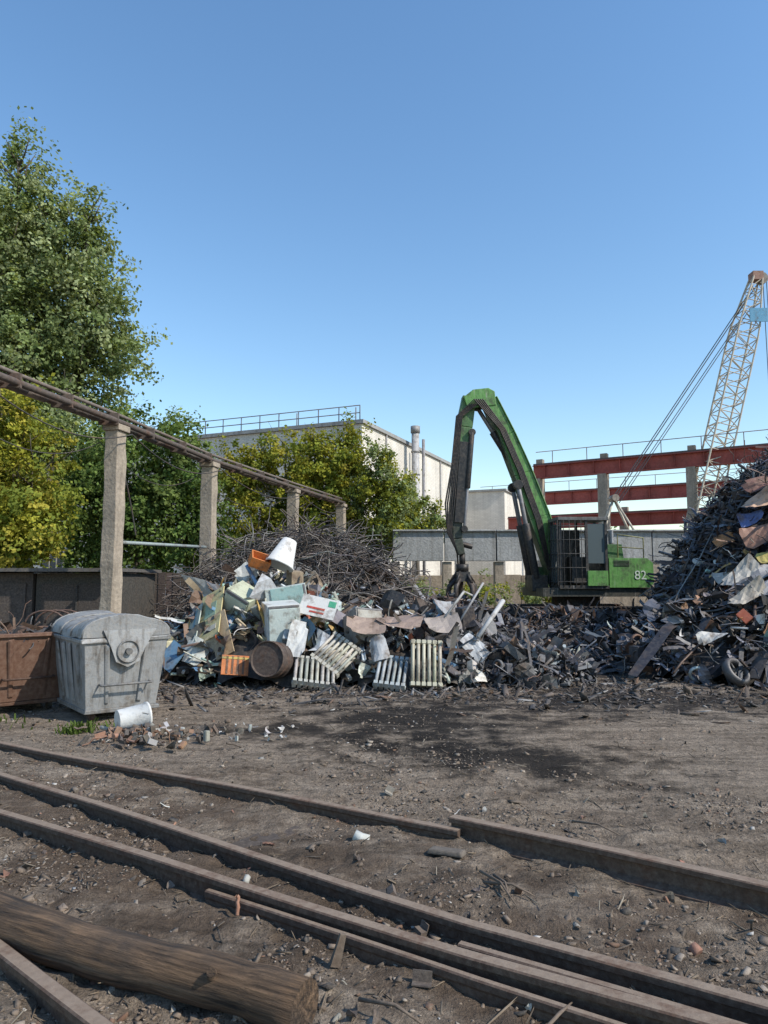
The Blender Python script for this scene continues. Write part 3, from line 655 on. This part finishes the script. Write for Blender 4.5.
mb.obj('cables', M_rust, parent=tr)

mb = MB()
for i in range(5):
    x0 = -13.2+i*1.75; y0 = 15.4+.05*i
    mb.box((x0, y0, .92), (1.7, 2.2, 1.84), None, jit((.045, .04, .036))); mb.box((x0, y0-1.12, .85), (1.45, .03, 1.55), None, jit((.05, .042, .036)))
    mb.box((x0, y0-1.16, .85), (.03, .03, 1.5), None, (.03, .03, .03)); mb.box((x0+.2, y0-1.16, .9), (.18, .03, .04), None, (.1, .1, .1))
mb.box((-9.7, 15.5, 1.90), (8.9, 2.7, .07), None, (.10, .095, .09))
mb.obj('metal_garages', M_wood)
mb = MB()
for i in range(40):
    mb.box((-7.6+i*.2, 19.3+.02*(i % 2), .95+R.uniform(-.04, .04)), (.19, .03, 1.9), None, jit((.085, .06, .048), .25))
mb.obj('plank_fence', M_wood)

# ---------------------------------------------------------------- trees
def leaves(name, lobes, n, size, cols, parent, gap=.42, clump=.55, seed=0):
    rg = np.random.default_rng(seed+5); lob = np.array(lobes); vol = lob[:, 3]*lob[:, 4]*lob[:, 5]; per = 60; nc = n//per
    li = rg.choice(len(lob), nc*2, p=vol**.8/(vol**.8).sum()); d = rg.normal(size=(nc*2, 3)); d /= np.linalg.norm(d, axis=1)[:, None]
    r = rg.random(nc*2)**.40; r = r*(1+.12*rg.normal(size=nc*2)*(r > .75))
    c = lob[li, :3]+d*r[:, None]*lob[li, 3:6]
    g = fbm(c[:, 0]*.8+c[:, 1]*.5, c[:, 2]*.8+c[:, 1]*.6, 40+seed, 3); k = (g > gap-.08) & (c[:, 2] > .3); c = c[k][:nc]; d = d[k][:nc]; nc = len(c)
    cr = clump*rg.uniform(.4, 1.15, nc)
    off = rg.normal(size=(nc, per, 3))*.36; off[..., 2] *= .75
    br = d+rg.normal(size=(nc, 3))*.5; br[:, 2] += .4; br /= np.linalg.norm(br, axis=1)[:, None]
    off = off+br[:, None, :]*rg.normal(size=(nc, per, 1))*.45
    off = np.clip(off, -1.0, 1.0)
    p = (c[:, None, :]+off*cr[:, None, None]).reshape(-1, 3); m = len(p)
    nrm = rg.normal(size=(m, 3))*.8+np.repeat(d, per, axis=0)*.9; nrm[:, 2] += .4; nrm /= np.linalg.norm(nrm, axis=1)[:, None]
    t = np.cross(nrm, rg.normal(size=(m, 3))); t /= np.linalg.norm(t, axis=1)[:, None]; b = np.cross(nrm, t)
    s = size*rg.uniform(.6, 1.3, m)[:, None]
    V = np.stack([p-t*s*.5, p+b*s*.34, p+t*s*.5, p-b*s*.34], 1).reshape(-1, 3); F = np.arange(4*m).reshape(-1, 4)
    pal = np.array(cols); ci = pal[rg.choice(len(pal), nc)]*rg.uniform(.7, 1.3, (nc, 1)); C = np.repeat(ci, per, axis=0)*rg.uniform(.75, 1.3, (m, 1))
    np_mesh(name, V, F, C, M_leaf, parent)
def tree(base, lobes, n, size, cols, tr_r=.25, name='tree', gap=.42, clump=.55, seed=0, bark=(.10, .085, .065)):
    e = empty(name, (0, 0, 0)); leaves('foliage', lobes, n, size, cols, e, gap, clump, seed)
    mb = MB(); rr = random.Random(seed); b = Vector(base)
    zs = sum(l[0]*l[5] for l in lobes)/sum(l[5] for l in lobes); ys = sum(l[1] for l in lobes)/len(lobes)
    fork = Vector(((b.x+zs)/2, (b.y+ys)/2, b.z+(min(l[2]-l[5]*.5 for l in lobes)-b.z)*.8+.5))
    mb.tube([b-Vector((0, 0, .2)), b.lerp(fork, .5)+Vector((.08, 0, 0)), fork], [tr_r*1.25, tr_r, tr_r*.85], 10, bark)
    for l in lobes:
        c = Vector(l[:3]); tip = c+Vector((0, 0, l[5]*.75)); mid = fork.lerp(c, .5)+Vector((rr.uniform(-.2, .2), rr.uniform(-.2, .2), .2))
        mb.tube([fork, mid, c, tip], [tr_r*.6, tr_r*.45, tr_r*.3, tr_r*.06], 7, bark)
        for k in range(14):
            t = rr.random(); s0 = mid.lerp(c, t*2) if t < .5 else c.lerp(tip, (t-.5)*2)
            dd = Vector((rr.uniform(-1, 1), rr.uniform(-1, 1), rr.uniform(.1, 1.0))).normalized(); L = rr.uniform(.5, .95)*min(l[3], l[4])
            mb.tube([s0, s0+dd*L*.5, s0+(dd+Vector((0, 0, .25))).normalized()*L], [tr_r*.16, tr_r*.1, tr_r*.03], 5, bark)
    mb.obj('trunk', M_wood, parent=e)
GP = [(.19, .24, .105), (.235, .28, .135), (.15, .195, .08), (.27, .31, .165)]
GY = [(.27, .27, .042), (.21, .235, .045), (.32, .29, .055), (.16, .195, .04)]
GD = [(.10, .155, .046), (.13, .185, .055), (.075, .115, .035), (.165, .215, .07)]
tree((-12.6, 25, 0), [(-13.5, 25, 15.0, 1.8, 2.0, 3.0), (-13.9, 25, 12.6, 2.4, 2.4, 3.0), (-10.9, 25, 13.4, 1.25, 1.6, 2.5), (-10.4, 25, 10.4, 1.8, 2.0, 2.5), (-12.0, 25.3, 12.8, 1.5, 1.8, 2.8), (-13.2, 25, 9.6, 3.0, 2.8, 3.0), (-12.0, 25, 6.6, 2.9, 2.6, 2.6), (-15.4, 25.5, 12.5, 2.0, 2.2, 4.0), (-15.5, 25, 7, 3, 3, 3.2)],
     140000, .15, GP, .32, 'poplar_tree', .37, .62, 1)
tree((-9.2, 17, 0), [(-9.3, 17, 4.9, 1.4, 1.4, 1.6), (-8.5, 17, 3.6, .9, 1.2, 1.5), (-10.2, 17.2, 4.6, 1.6, 1.4, 2.0), (-9.0, 17.2, 2.9, 1.4, 1.3, 1.2), (-8.3, 17.6, 4.3, .7, .8, 1.0)], 38000, .11, GY, .14, 'maple_tree', .38, .4, 2)
tree((-7.6, 22, 0), [(-8.3, 22, 5.1, 1.6, 1.5, 2.1), (-6.5, 22, 5.0, 1.1, 1.3, 1.9), (-7.4, 22, 3.2, 2.3, 1.4, 1.7), (-9.3, 22, 3.4, 1.2, 1.2, 1.8), (-5.6, 22.3, 3.4, .9, 1.1, 1.4)], 40000, .13, GD, .16, 'elm_tree', .38, .45, 3)
tree((-5.0, 30, 0), [(-5.8, 30, 5.7, 1.5, 1.5, 2.0), (-4.2, 30, 5.9, 1.5, 1.5, 2.2), (-5, 30, 3.6, 2.6, 1.4, 1.7)], 28000, .14, GY, .14, 'maple_tree', .38, .45, 4)
tree((-2.6, 29.5, 0), [(-2.9, 29.5, 6.2, 1.2, 1.3, 2.0), (-1.5, 29.5, 6.0, 1.0, 1.2, 2.4), (-2.3, 29.5, 3.9, 2.0, 1.3, 1.8)], 26000, .14, GY, .14, 'maple_tree', .38, .45, 5)
tree((-.3, 28.6, 0), [(-.30, 28.6, 5.4, 1.0, 1.0, 2.0), (.5, 28.6, 4.8, .8, .9, 1.8), (-.4, 28.6, 3.2, 1.2, 1.0, 1.3)], 16000, .13, GY[:2]+GP[:2], .1, 'maple_tree', .40, .42, 6)
tree((1.7, 36, 0), [(1.5, 36, 4.8, 1.4, 1.0, 1.4), (2.6, 36, 4.5, 1.0, 1.0, 1.2), (.8, 36, 4.2, 1.2, 1, 1.5)], 10000, .16, GP[:2]+GY[:1], .1, 'maple_tree', .40, .5, 7)
leaves('bushes', [(3.8, 27, 1.0, 1.2, .6, 1.0), (1.5, 27.2, .9, 1.6, .6, 1.0), (6.0, 28, .9, 1.2, .6, .9), (-3.5, 21.5, .9, 2.0, .8, 1.2), (.5, 24, .7, 1.2, .7, .9)], 14000, .11, GP+GY[:1], None, .3, .35, 8)
lob = [(x_, 120+12*math.sin(x_*.3), 3.5, 5, 4, 4+1.5*math.sin(x_*1.7)) for x_ in range(-110, 150, 6)]
leaves('distant_trees', lob, 24000, .8, GD+GP[:1], None, .3, 1.8, 9)

# ---------------------------------------------------------------- buildings
bl = empty('brick_building', (-1.26, 40, 0), math.radians(-22.9))
mb = MB()
mb.box((-15, 8.75, 5.3), (30, 17.5, 10.6), None, (.5, .5, .5)); mb.obj('main_walls', M_brick, parent=bl)
mb = MB(); mb.box((-15, 8.75, 10.72), (30.3, 17.8, .22), None, (.5, .5, .5)); mb.obj('parapet_coping', M_conc2, parent=bl)
mb = MB(); mb.box((-5, 21.8, 4.3), (18, 8.0, 8.6), None, (.5, .5, .5)); mb.obj('annex_walls', M_brick, parent=bl)
mb = MB(); mb.box((-5, 21.8, 8.68), (18.3, 8.3, .16), None, (.5, .5, .5)); mb.obj('annex_coping', M_conc2, parent=bl)
mb = MB()
for i in range(7):
    for z in (3.0, 7.6):
        mb.box((-3-i*4, -.02, z), (2.6, .10, 1.7), None, (.04, .05, .06))
        for q in (-.65, 0, .65): mb.box((-3-i*4+q, -.09, z), (.07, .05, 1.7), None, (.35, .34, .3))
        mb.box((-3-i*4, -.08, z-.92), (2.8, .2, .08), None, (.4, .38, .35))
mb.obj('windows', M_paint, parent=bl)
mb = MB()
for i in range(22): mb.tube([(-.2-i*1.35, .15, 10.8), (-.2-i*1.35, .15, 11.75)], .035, 6, (.12, .14, .17))
for z in (11.3, 11.73): mb.tube([(-.2, .15, z), (-29, .15, z)], .03, 6, (.12, .14, .17))
for x_ in (-6, -1.8): mb.tube([(x_, 3, 10.8), (x_, 3, 12.4)], .04, 6, (.2, .2, .2))
for y_ in (3.5, 9, 14): mb.tube([(.06, y_, 0), (.06, y_, 10.6)], .06, 8, (.3, .3, .3))
mb.obj('roof_railing', M_rust, parent=bl)
mb = MB()
mb.tube([(2.06, 46, 0), (2.06, 46, 11.3)], .25, 16, (.5, .5, .5)); mb.tube([(2.06, 46, 11.3), (2.06, 46, 11.75)], .31, 16, (.35, .35, .35))
mb.tube([(2.62, 46.6, 0), (2.62, 46.6, 11.0)], .10, 10, (.3, .3, .32))
for z in (3, 6, 8.5, 10): mb.tube([(2.06, 46, z), (2.06, 46, z+.1)], .29, 16, (.3, .3, .3))
mb.obj('steel_chimney', M_bin)

cw = empty('concrete_wall')
mb = MB()
for i in range(7):
    x0 = .35+i*2.05; mb.box((x0+1.0, 28.2+.02*(i % 2), 3.02), (2.0, .35, 1.15), None, (.5, .5, .5))
    mb.box((x0+1.0, 28.15, 3.64), (2.02, .5, .07), None, (.5, .5, .5))
mb.obj('beam_panels', M_conc2, parent=cw, bevel=.015)
mb = MB()
for i in range(8): mb.box((.45+i*2.05, 28.35, 1.21), (.35, .45, 2.42), None, (.5, .5, .5))
for i in range(6): mb.box((1.4+i*3.02, 31, .95), (3.0, .2, 1.9+.06*(i % 2)), None, (.5, .5, .5))
mb.obj('posts', M_conc, parent=cw, bevel=.01)
mb = MB(); mb.box((11, 33.5, 3.2), (5.5, 3, .5), None, (.42, .46, .5)); mb.box((11, 33.5, 1.5), (5.2, 2.7, 3.0), None, (.3, .32, .33)); mb.box((11, 32.1, 1.2), (1.2, .06, 2.0), None, (.1, .12, .14)); mb.obj('site_office', M_paint)

RED = (.36, .075, .055)
g = empty('crane_gantry')
def girder(a, b, top, dep, cols_at, rail_=True):
    a = Vector((a[0], a[1], 0)); b = Vector((b[0], b[1], 0)); d = b-a; L = d.length; ang = math.atan2(d.y, d.x); rt = Matrix.Rotation(ang, 3, 'Z')
    mb = MB(); c = (a+b)/2
    mb.box((c.x, c.y, top-dep/2), (L, .03, dep), rt, RED); mb.box((c.x, c.y, top), (L, .42, .05), rt, jit(RED, .2)); mb.box((c.x, c.y, top-dep), (L, .42, .05), rt, RED)
    k = int(L/1.5)
    for i in range(k): p = a.lerp(b, (i+.5)/k); mb.box((p.x, p.y, top-dep/2), (.03, .34, dep-.06), rt, jit(RED, .25))
    n_ = int(L/2.2)
    mb.box((c.x, c.y, top+.10), (L, .07, .12), rt, (.12, .09, .08))
    if rail_:
        for i in range(n_): p = a.lerp(b, (i+.5)/n_)+rt @ Vector((0, .5, 0)); mb.tube([(p.x, p.y, top), (p.x, p.y, top+1.0)], .025, 5, (.3, .2, .17), False)
        p0 = a+rt @ Vector((0, .5, 0)); p1 = b+rt @ Vector((0, .5, 0)); mb.tube([(p0.x, p0.y, top+1), (p1.x, p1.y, top+1)], .025, 5, (.3, .2, .17), False)
    mb.obj('runway_girder', M_red, parent=g)
    mb = MB()
    for t in cols_at:
        p = a.lerp(b, t); mb.box((p.x, p.y, (top-dep)/2), (.5, .5, top-dep-.06), rt, (.5, .5, .5)); q = p+rt @ Vector((0, .55, 0)); mb.box((q.x, q.y, (top+.5)/2), (.42, .4, top+.5), rt, (.5, .5, .5))
    mb.obj('columns', M_conc, parent=g)
girder((9.6, 45.2), (32, 31.2), 8.95, .80, (.01, .165, .355, .6, .85))
girder((8.4, 63), (36, 46.5), 9.0, .95, (.02, .62, .9))
girder((9.2, 52.5), (33, 38.5), 6.2, .8, (.3, .64), False)
mb = MB(); mb.box((18, 70, 2.9), (26, 8, 5.8), Matrix.Rotation(-.5, 3, 'Z'), (.62, .62, .6)); mb.box((18, 70, 5.9), (26.6, 8.6, .2), Matrix.Rotation(-.5, 3, 'Z'), (.4, .4, .4))
mb.obj('white_warehouse', M_brick)

cr = empty('lattice_crane')
CW = (.58, .52, .42)
mb = MB(); A = Vector((17.0, 40, 1.6)); B = Vector((21.7, 40, 19.2)); ax = (B-A).normalized(); yv = Vector((0, 1, 0)); xv = yv.cross(ax).normalized(); L = (B-A).length; n = 24
def wid(t): return .60*min(1, t*6+.25)*(1 if t < .82 else 1-(t-.82)*3.2)
cor = []
for i in range(n+1):
    t = i/n; c = A+ax*L*t; w_ = wid(t); cor.append([c+xv*sx*w_+yv*sy*w_ for sx, sy in ((-1, -1), (1, -1), (1, 1), (-1, 1))])
for k in range(4):
    mb.tube([c[k] for c in cor], .055, 6, CW, False)
    for i in range(n):
        j = (k+1) % 4; mb.tube([cor[i][k], cor[i+1][j]] if i % 2 else [cor[i][j], cor[i+1][k]], .03, 5, CW, False); mb.tube([cor[i][k], cor[i][j]], .03, 5, CW, False)
mb.obj('boom', M_debris, parent=cr)
mb = MB()
s_ = A+ax*L*.86; mb.box(s_+Vector((.3, -.75, 0)), (1.0, .05, .8), None, (.06, .30, .50)); mb.box(B+Vector((.0, 0, .1)), (.6, .6, .5), None, (.25, .12, .08)); mb.tube([B+Vector((.3, -.15, 0)), B+Vector((.3, .15, 0))], .35, 12, (.2, .18, .15))
mb.obj('boom_head', M_scrap, parent=cr)
mb = MB()
T = Vector((13.0, 40, 6.3))
for dy in (-.3, .3):
    mb.tube([T+Vector((0, dy, 0)), A+ax*L*.97+Vector((0, dy, 0))], .028, 4, (.06, .06, .07), False); mb.tube([T+Vector((.2, dy, -.3)), A+ax*L*.90+Vector((0, dy, 0))], .022, 4, (.06, .06, .07), False)
mb.tube([B+Vector((.6, 0, 0)), B+Vector((.75, 0, -13))], .025, 4, (.06, .06, .07), False); mb.tube([B+Vector((.4, 0, 0)), B+Vector((.45, 0, -13))], .025, 4, (.06, .06, .07), False)
for dy in (-.7, .7): mb.tube([T, (14.6, 40+dy, 3.2)], .07, 6, CW); mb.tube([T, (11.8, 40+dy, 3.2)], .06, 6, CW)
mb.tube([T+Vector((0, -.4, 0)), T+Vector((0, .4, 0))], .2, 10, (.3, .25, .2))
mb.obj('rigging', M_paint, parent=cr)
mb = MB(); mb.box((14.4, 40, 2.3), (6.0, 2.6, 1.9), None, CW); mb.box((17.0, 38.9, 2.6), (1.3, .9, 1.9), None, (.2, .25, .28)); mb.box((14.4, 40, 3.28), (6.1, 2.7, .1), None, (.25, .22, .18))
for dy in (-1.6, 1.6): mb.box((15, 40+dy, .55), (5, .8, 1.1), None, (.08, .07, .06))
mb.box((15, 40, 1.15), (2.4, 2.6, .4), None, (.1, .09, .08)); mb.obj('undercarriage_and_house', M_paint, parent=cr, bevel=.05)

# ---------------------------------------------------------------- material handler (excavator)
ex = empty('excavator', (6.1, 22.8, 0), math.radians(3))
GR = (.11, .31, .065); BK = (.022, .023, .025); GR2 = (.045, .14, .04)
mb = MB()
for sy in (-1.15, 1.15):
    pts = []
    for k in range(9): a = math.pi/2+math.pi*k/8; pts.append((-1.7+.42*math.cos(a), .45+.42*math.sin(a)))
    for k in range(9): a = -math.pi/2+math.pi*k/8; pts.append((1.7+.42*math.cos(a), .45+.42*math.sin(a)))
    mb.prof(pts, sy-.27, sy+.27, BK)
    for k in range(26):
        t = k/26; x_ = -1.9+3.8*t; mb.box((x_, sy, .885), (.1, .6, .04), None, (.06, .05, .045)); mb.box((x_, sy, .02), (.1, .6, .04), None, (.06, .05, .045))
    for x_ in (-1.7, -1, -.35, .35, 1, 1.7): mb.tube([(x_, sy-.32, .42), (x_, sy+.32, .42)], .2 if abs(x_) < 1.5 else .33, 16, (.07, .06, .055), smooth=False)
mb.box((0, 0, .65), (2.2, 2.0, .5), None, BK); mb.tube([(0, 0, .85), (0, 0, 1.2)], .75, 24, BK, smooth=False)
mb.obj('crawler_undercarriage', M_rust, parent=ex, bevel=.015)
mb = MB()
mb.box((.25, 0, 1.33), (3.3, 2.5, .26), None, (.03, .035, .03))
mb.box((1.1, .1, 1.85), (1.3, 2.3, .76), None, BK)
mb.prof([(.62, 1.47), (1.85, 1.47), (1.98, 1.6), (1.98, 2.2), (1.8, 2.36), (.62, 2.36)], -1.34, 1.34, GR)
mb.prof([(.75, 2.36), (1.25, 2.36), (1.2, 2.8), (.75, 2.8)], -.9, .9, GR2)
mb.box((.25, -1.36, 1.75), (.62, .10, .45), None, GR)
mb.box((-.55, .9, 1.8), (1.5, .7, .65), None, GR2)
mb.tube([(1.4, .5, 2.3), (1.4, .5, 3.05)], .07, 10, (.08, .07, .06))
for k in range(5): mb.box((1.0, -1.352, 2.12+k*.04), (.5, .01, .016), None, BK)
for (p, q) in (((.95, -1.2, 2.36), (.95, -1.2, 3.1)), ((1.75, -1.2, 2.3), (1.75, -1.2, 3.0))): mb.tube([p, q], .02, 6, (.2, .2, .05))
mb.tube([(.95, -1.2, 3.08), (1.75, -1.2, 2.98)], .02, 6, (.2, .2, .05)); mb.tube([(.95, -1.2, 2.7), (1.75, -1.2, 2.65)], .02, 6, (.2, .2, .05))
mb.obj('upper_body', M_paint, parent=ex, bevel=.03)
mg, ntg, bg, _ = new_mat('cab_glass'); bg.inputs['Base Color'].default_value = (.16, .20, .21, 1); bg.inputs['Roughness'].default_value = .08; bg.inputs['Metallic'].default_value = .4
mb = MB()
x0, x1, y0, y1, z0, z1 = -.85, .55, -1.3, -.35, 1.5, 3.5
for x_ in (x0, -.05, x1):
    for y_ in (y0, y1): mb.box((x_, y_, (z0+z1)/2), (.08, .08, z1-z0), None, BK)
mb.box(((x0+x1)/2, (y0+y1)/2, z1+.05), (x1-x0+.16, y1-y0+.16, .1), None, (.12, .125, .125)); mb.box(((x0+x1)/2, (y0+y1)/2, z0-.02), (x1-x0+.12, y1-y0+.12, .1), None, BK)
for k in range(5): z_ = z0+.15+k*.42; mb.tube([(x0-.1, y0-.08, z_), (x0-.1, y1, z_)], .014, 5, BK); mb.tube([(x0-.1, y0-.08, z_), (-.1, y0-.08, z_)], .014, 5, BK)
for k in range(5): x_ = x0-.1+k*.18; mb.tube([(x_, y0-.08, z0), (x_, y0-.08, z1)], .014, 5, BK)
for k in range(5): y_ = y0+k*.22; mb.tube([(x0-.1, y_, z0), (x0-.1, y_, z1)], .014, 5, BK)
mb.box((-.2, -.8, 2.0), (.45, .5, .8), None, (.03, .03, .03)); mb.box((-.4, -.5, 2.4), (.8, .1, 1.7), None, (.02, .02, .02))
mb.box((.7, -1.32, 3.0), (.05, .3, .4), None, (.5, .5, .5))
mb.obj('cab_frame', M_paint, parent=ex, bevel=.01)
mb = MB(); mb.box((.25, y0, 2.8), (.52, .02, 1.2), None, (.1, .1, .1)); mb.box((x1, (y0+y1)/2, 2.85), (.02, .8, 1.1), None, (.1, .1, .1)); mb.box((x0, (y0+y1)/2, 2.5), (.02, .85, 1.8), None, (.1, .1, .1)); mb.obj('cab_glass', mg, parent=ex)
def ribbon(path, y0, y1, col, mb):
    P = [Vector((a, b)) for a, b, c in path]; Lf = []; Rt = []
    for i, p in enumerate(P):
        d = (P[min(i+1, len(P)-1)]-P[max(0, i-1)]).normalized(); nn = Vector((-d.y, d.x)); Lf.append(p+nn*path[i][2]); Rt.append(p-nn*path[i][2])
    for i in range(len(P)-1):
        mb.prof([tuple(Lf[i]), tuple(Lf[i+1]), tuple(Rt[i+1]), tuple(Rt[i])], y0, y1, col)
    return Lf, Rt
mb = MB()
bm = [(-.50, 1.55, .24), (-.78, 2.5, .29), (-1.16, 3.7, .31), (-1.66, 5.1, .28), (-2.16, 6.35, .24), (-2.70, 7.5, .21)]
Lf, Rt = ribbon(bm, -.22, .22, GR, mb)
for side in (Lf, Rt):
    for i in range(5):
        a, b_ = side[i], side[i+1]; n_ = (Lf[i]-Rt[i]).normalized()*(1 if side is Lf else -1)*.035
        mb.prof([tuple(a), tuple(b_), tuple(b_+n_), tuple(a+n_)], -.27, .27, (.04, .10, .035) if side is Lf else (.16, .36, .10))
mb.prof([(-2.50, 7.3), (-2.55, 7.75), (-2.75, 7.86), (-3.25, 7.80), (-3.56, 7.55), (-3.42, 7.15), (-2.95, 7.25)], -.25, .25, GR)
mb.obj('boom', M_paint, parent=ex, bevel=.025)
mb = MB()
st = [(-3.35, 7.6, .22), (-3.52, 6.6, .26), (-3.66, 5.4, .22), (-3.80, 4.2, .18), (-3.78, 3.0, .15), (-3.66, 2.5, .11)]
ribbon(st[:3], -.16, .16, (.06, .17, .045), mb); ribbon(st[2:], -.16, .16, (.025, .04, .025), mb); mb.obj('stick', M_paint, parent=ex, bevel=.025)
mb = MB()
def ram(a, b, r, y):
    a = Vector((a[0], y, a[1])); b = Vector((b[0], y, b[1])); m = a.lerp(b, .58)
    mb.tube([a, m], r, 12, BK); mb.tube([m, b], r*.55, 10, (.25, .25, .26)); mb.tube([a-Vector((0, .08, 0)), a+Vector((0, .08, 0))], r*1.3, 12, BK); mb.tube([b-Vector((0, .08, 0)), b+Vector((0, .08, 0))], r*1.2, 12, BK)
ram((-1.35, 1.75), (-1.88, 4.7), .13, -.36); ram((-1.35, 1.75), (-1.88, 4.7), .13, .36)
ram((-1.88, 5.3), (-3.1, 7.3), .12, 0)
mb.box((-1.25, 0, 1.6), (.5, .9, .5), None, BK)
ram((-3.30, 6.4), (-3.58, 3.3), .09, -.2)
for o_ in (-.14, -.07, 0, .07, .14):
    mb.tube([(-.9+o_*.3, -.27+o_*.2, 2.0), (-1.22+o_*.6, -.30, 3.6), (-1.78+o_*.6, -.30, 5.2), (-2.33+o_*.6, -.30, 6.5), (-3.1+o_, -.35, 7.45), (-3.72+o_*.6, -.3, 6.9), (-3.88+o_*.6, -.24, 5.3), (-4.04+o_, -.24, 4.1), (-4.06+o_*.4, -.2, 3.2), (-3.8, -.1, 2.6), (-3.75, 0, 2.1)], .03, 6, (.018, .018, .02))
mb.tube([(-3.85, 0, 2.9), (-3.3, 0, 2.75)], .09, 8, BK)
mb.box((-3.64, -.2, 4.8), (.3, .06, 2.6), Matrix.Rotation(.08, 3, 'Y'), BK)
mb.obj('hydraulics', M_dark, parent=ex, bevel=.006)
mb = MB(); gx = -3.62
mb.tube([(gx, 0, 2.55), (gx, 0, 2.15)], .1, 10, BK); mb.tube([(gx, 0, 2.2), (gx, 0, 1.95)], .2, 14, BK); mb.box((gx, 0, 1.8), (.42, .42, .3), None, (.05, .05, .05))
for k in range(5):
    a = 2*math.pi*k/5+.3; dx, dy = math.cos(a), math.sin(a); pts = [(gx+dx*r_, dy*r_, z_) for r_, z_ in ((.18, 1.75), (.42, 1.5), (.48, 1.15), (.36, .85), (.12, .66))]
    mb.tube(pts, [.07, .09, .085, .06, .02], 6, (.045, .04, .04)); mb.tube([(gx+dx*.14, dy*.14, 2.0), (gx+dx*.42, dy*.42, 1.6)], .045, 8, BK)
mb.obj('grapple', M_dark, parent=ex)
fc = bpy.data.curves.new('number', 'FONT'); fc.body = '82'; fc.size = .38; fc.extrude = .004
fo = bpy.data.objects.new('number', fc); sc.collection.objects.link(fo); fo.location = (1.38, -1.355, 1.72); fo.rotation_euler = (math.pi/2, 0, 0); fo.parent = ex
mw, _, bw_, _ = new_mat('white_lettering'); bw_.inputs['Base Color'].default_value = (.5, .55, .48, 1); fc.materials.append(mw)

# ---------------------------------------------------------------- light, sky, camera
sv = Vector((.82, -.44, .82)).normalized()
sun = bpy.data.lights.new('sun', 'SUN'); sun.energy = 5.0; sun.angle = math.radians(.5); sun.color = (1, .93, .82)
so = bpy.data.objects.new('sun', sun); so.rotation_euler = (-sv).to_track_quat('-Z', 'Y').to_euler(); sc.collection.objects.link(so)
wd = bpy.data.worlds.new('World'); sc.world = wd; wd.use_nodes = True; nt = wd.node_tree
sk = nt.nodes.new('ShaderNodeTexSky'); sk.sky_type = 'NISHITA'; sk.sun_disc = False
sk.sun_elevation = math.asin(sv.z); sk.sun_rotation = math.atan2(sv.x, sv.y); sk.air_density = 1.3; sk.dust_density = .3; sk.ozone_density = 2.2; sk.altitude = 0
hs = nt.nodes.new('ShaderNodeHueSaturation'); hs.inputs['Saturation'].default_value = 1.16; hs.inputs['Value'].default_value = 1.38
nt.links.new(sk.outputs[0], hs.inputs['Color'])
bgn = nt.nodes['Background']; nt.links.new(hs.outputs[0], bgn.inputs[0]); bgn.inputs[1].default_value = .15

cam = bpy.data.cameras.new('camera'); cam.sensor_fit = 'VERTICAL'; cam.sensor_height = 36; cam.lens = 25; cam.clip_end = 3000; cam.clip_start = .05
co = bpy.data.objects.new('camera', cam); co.location = (0, 0, 1.7); co.rotation_euler = (math.radians(90+5.46), 0, 0); sc.collection.objects.link(co); sc.camera = co
sc.view_settings.view_transform = 'Standard'; sc.view_settings.look = 'None'; sc.view_settings.exposure = 0
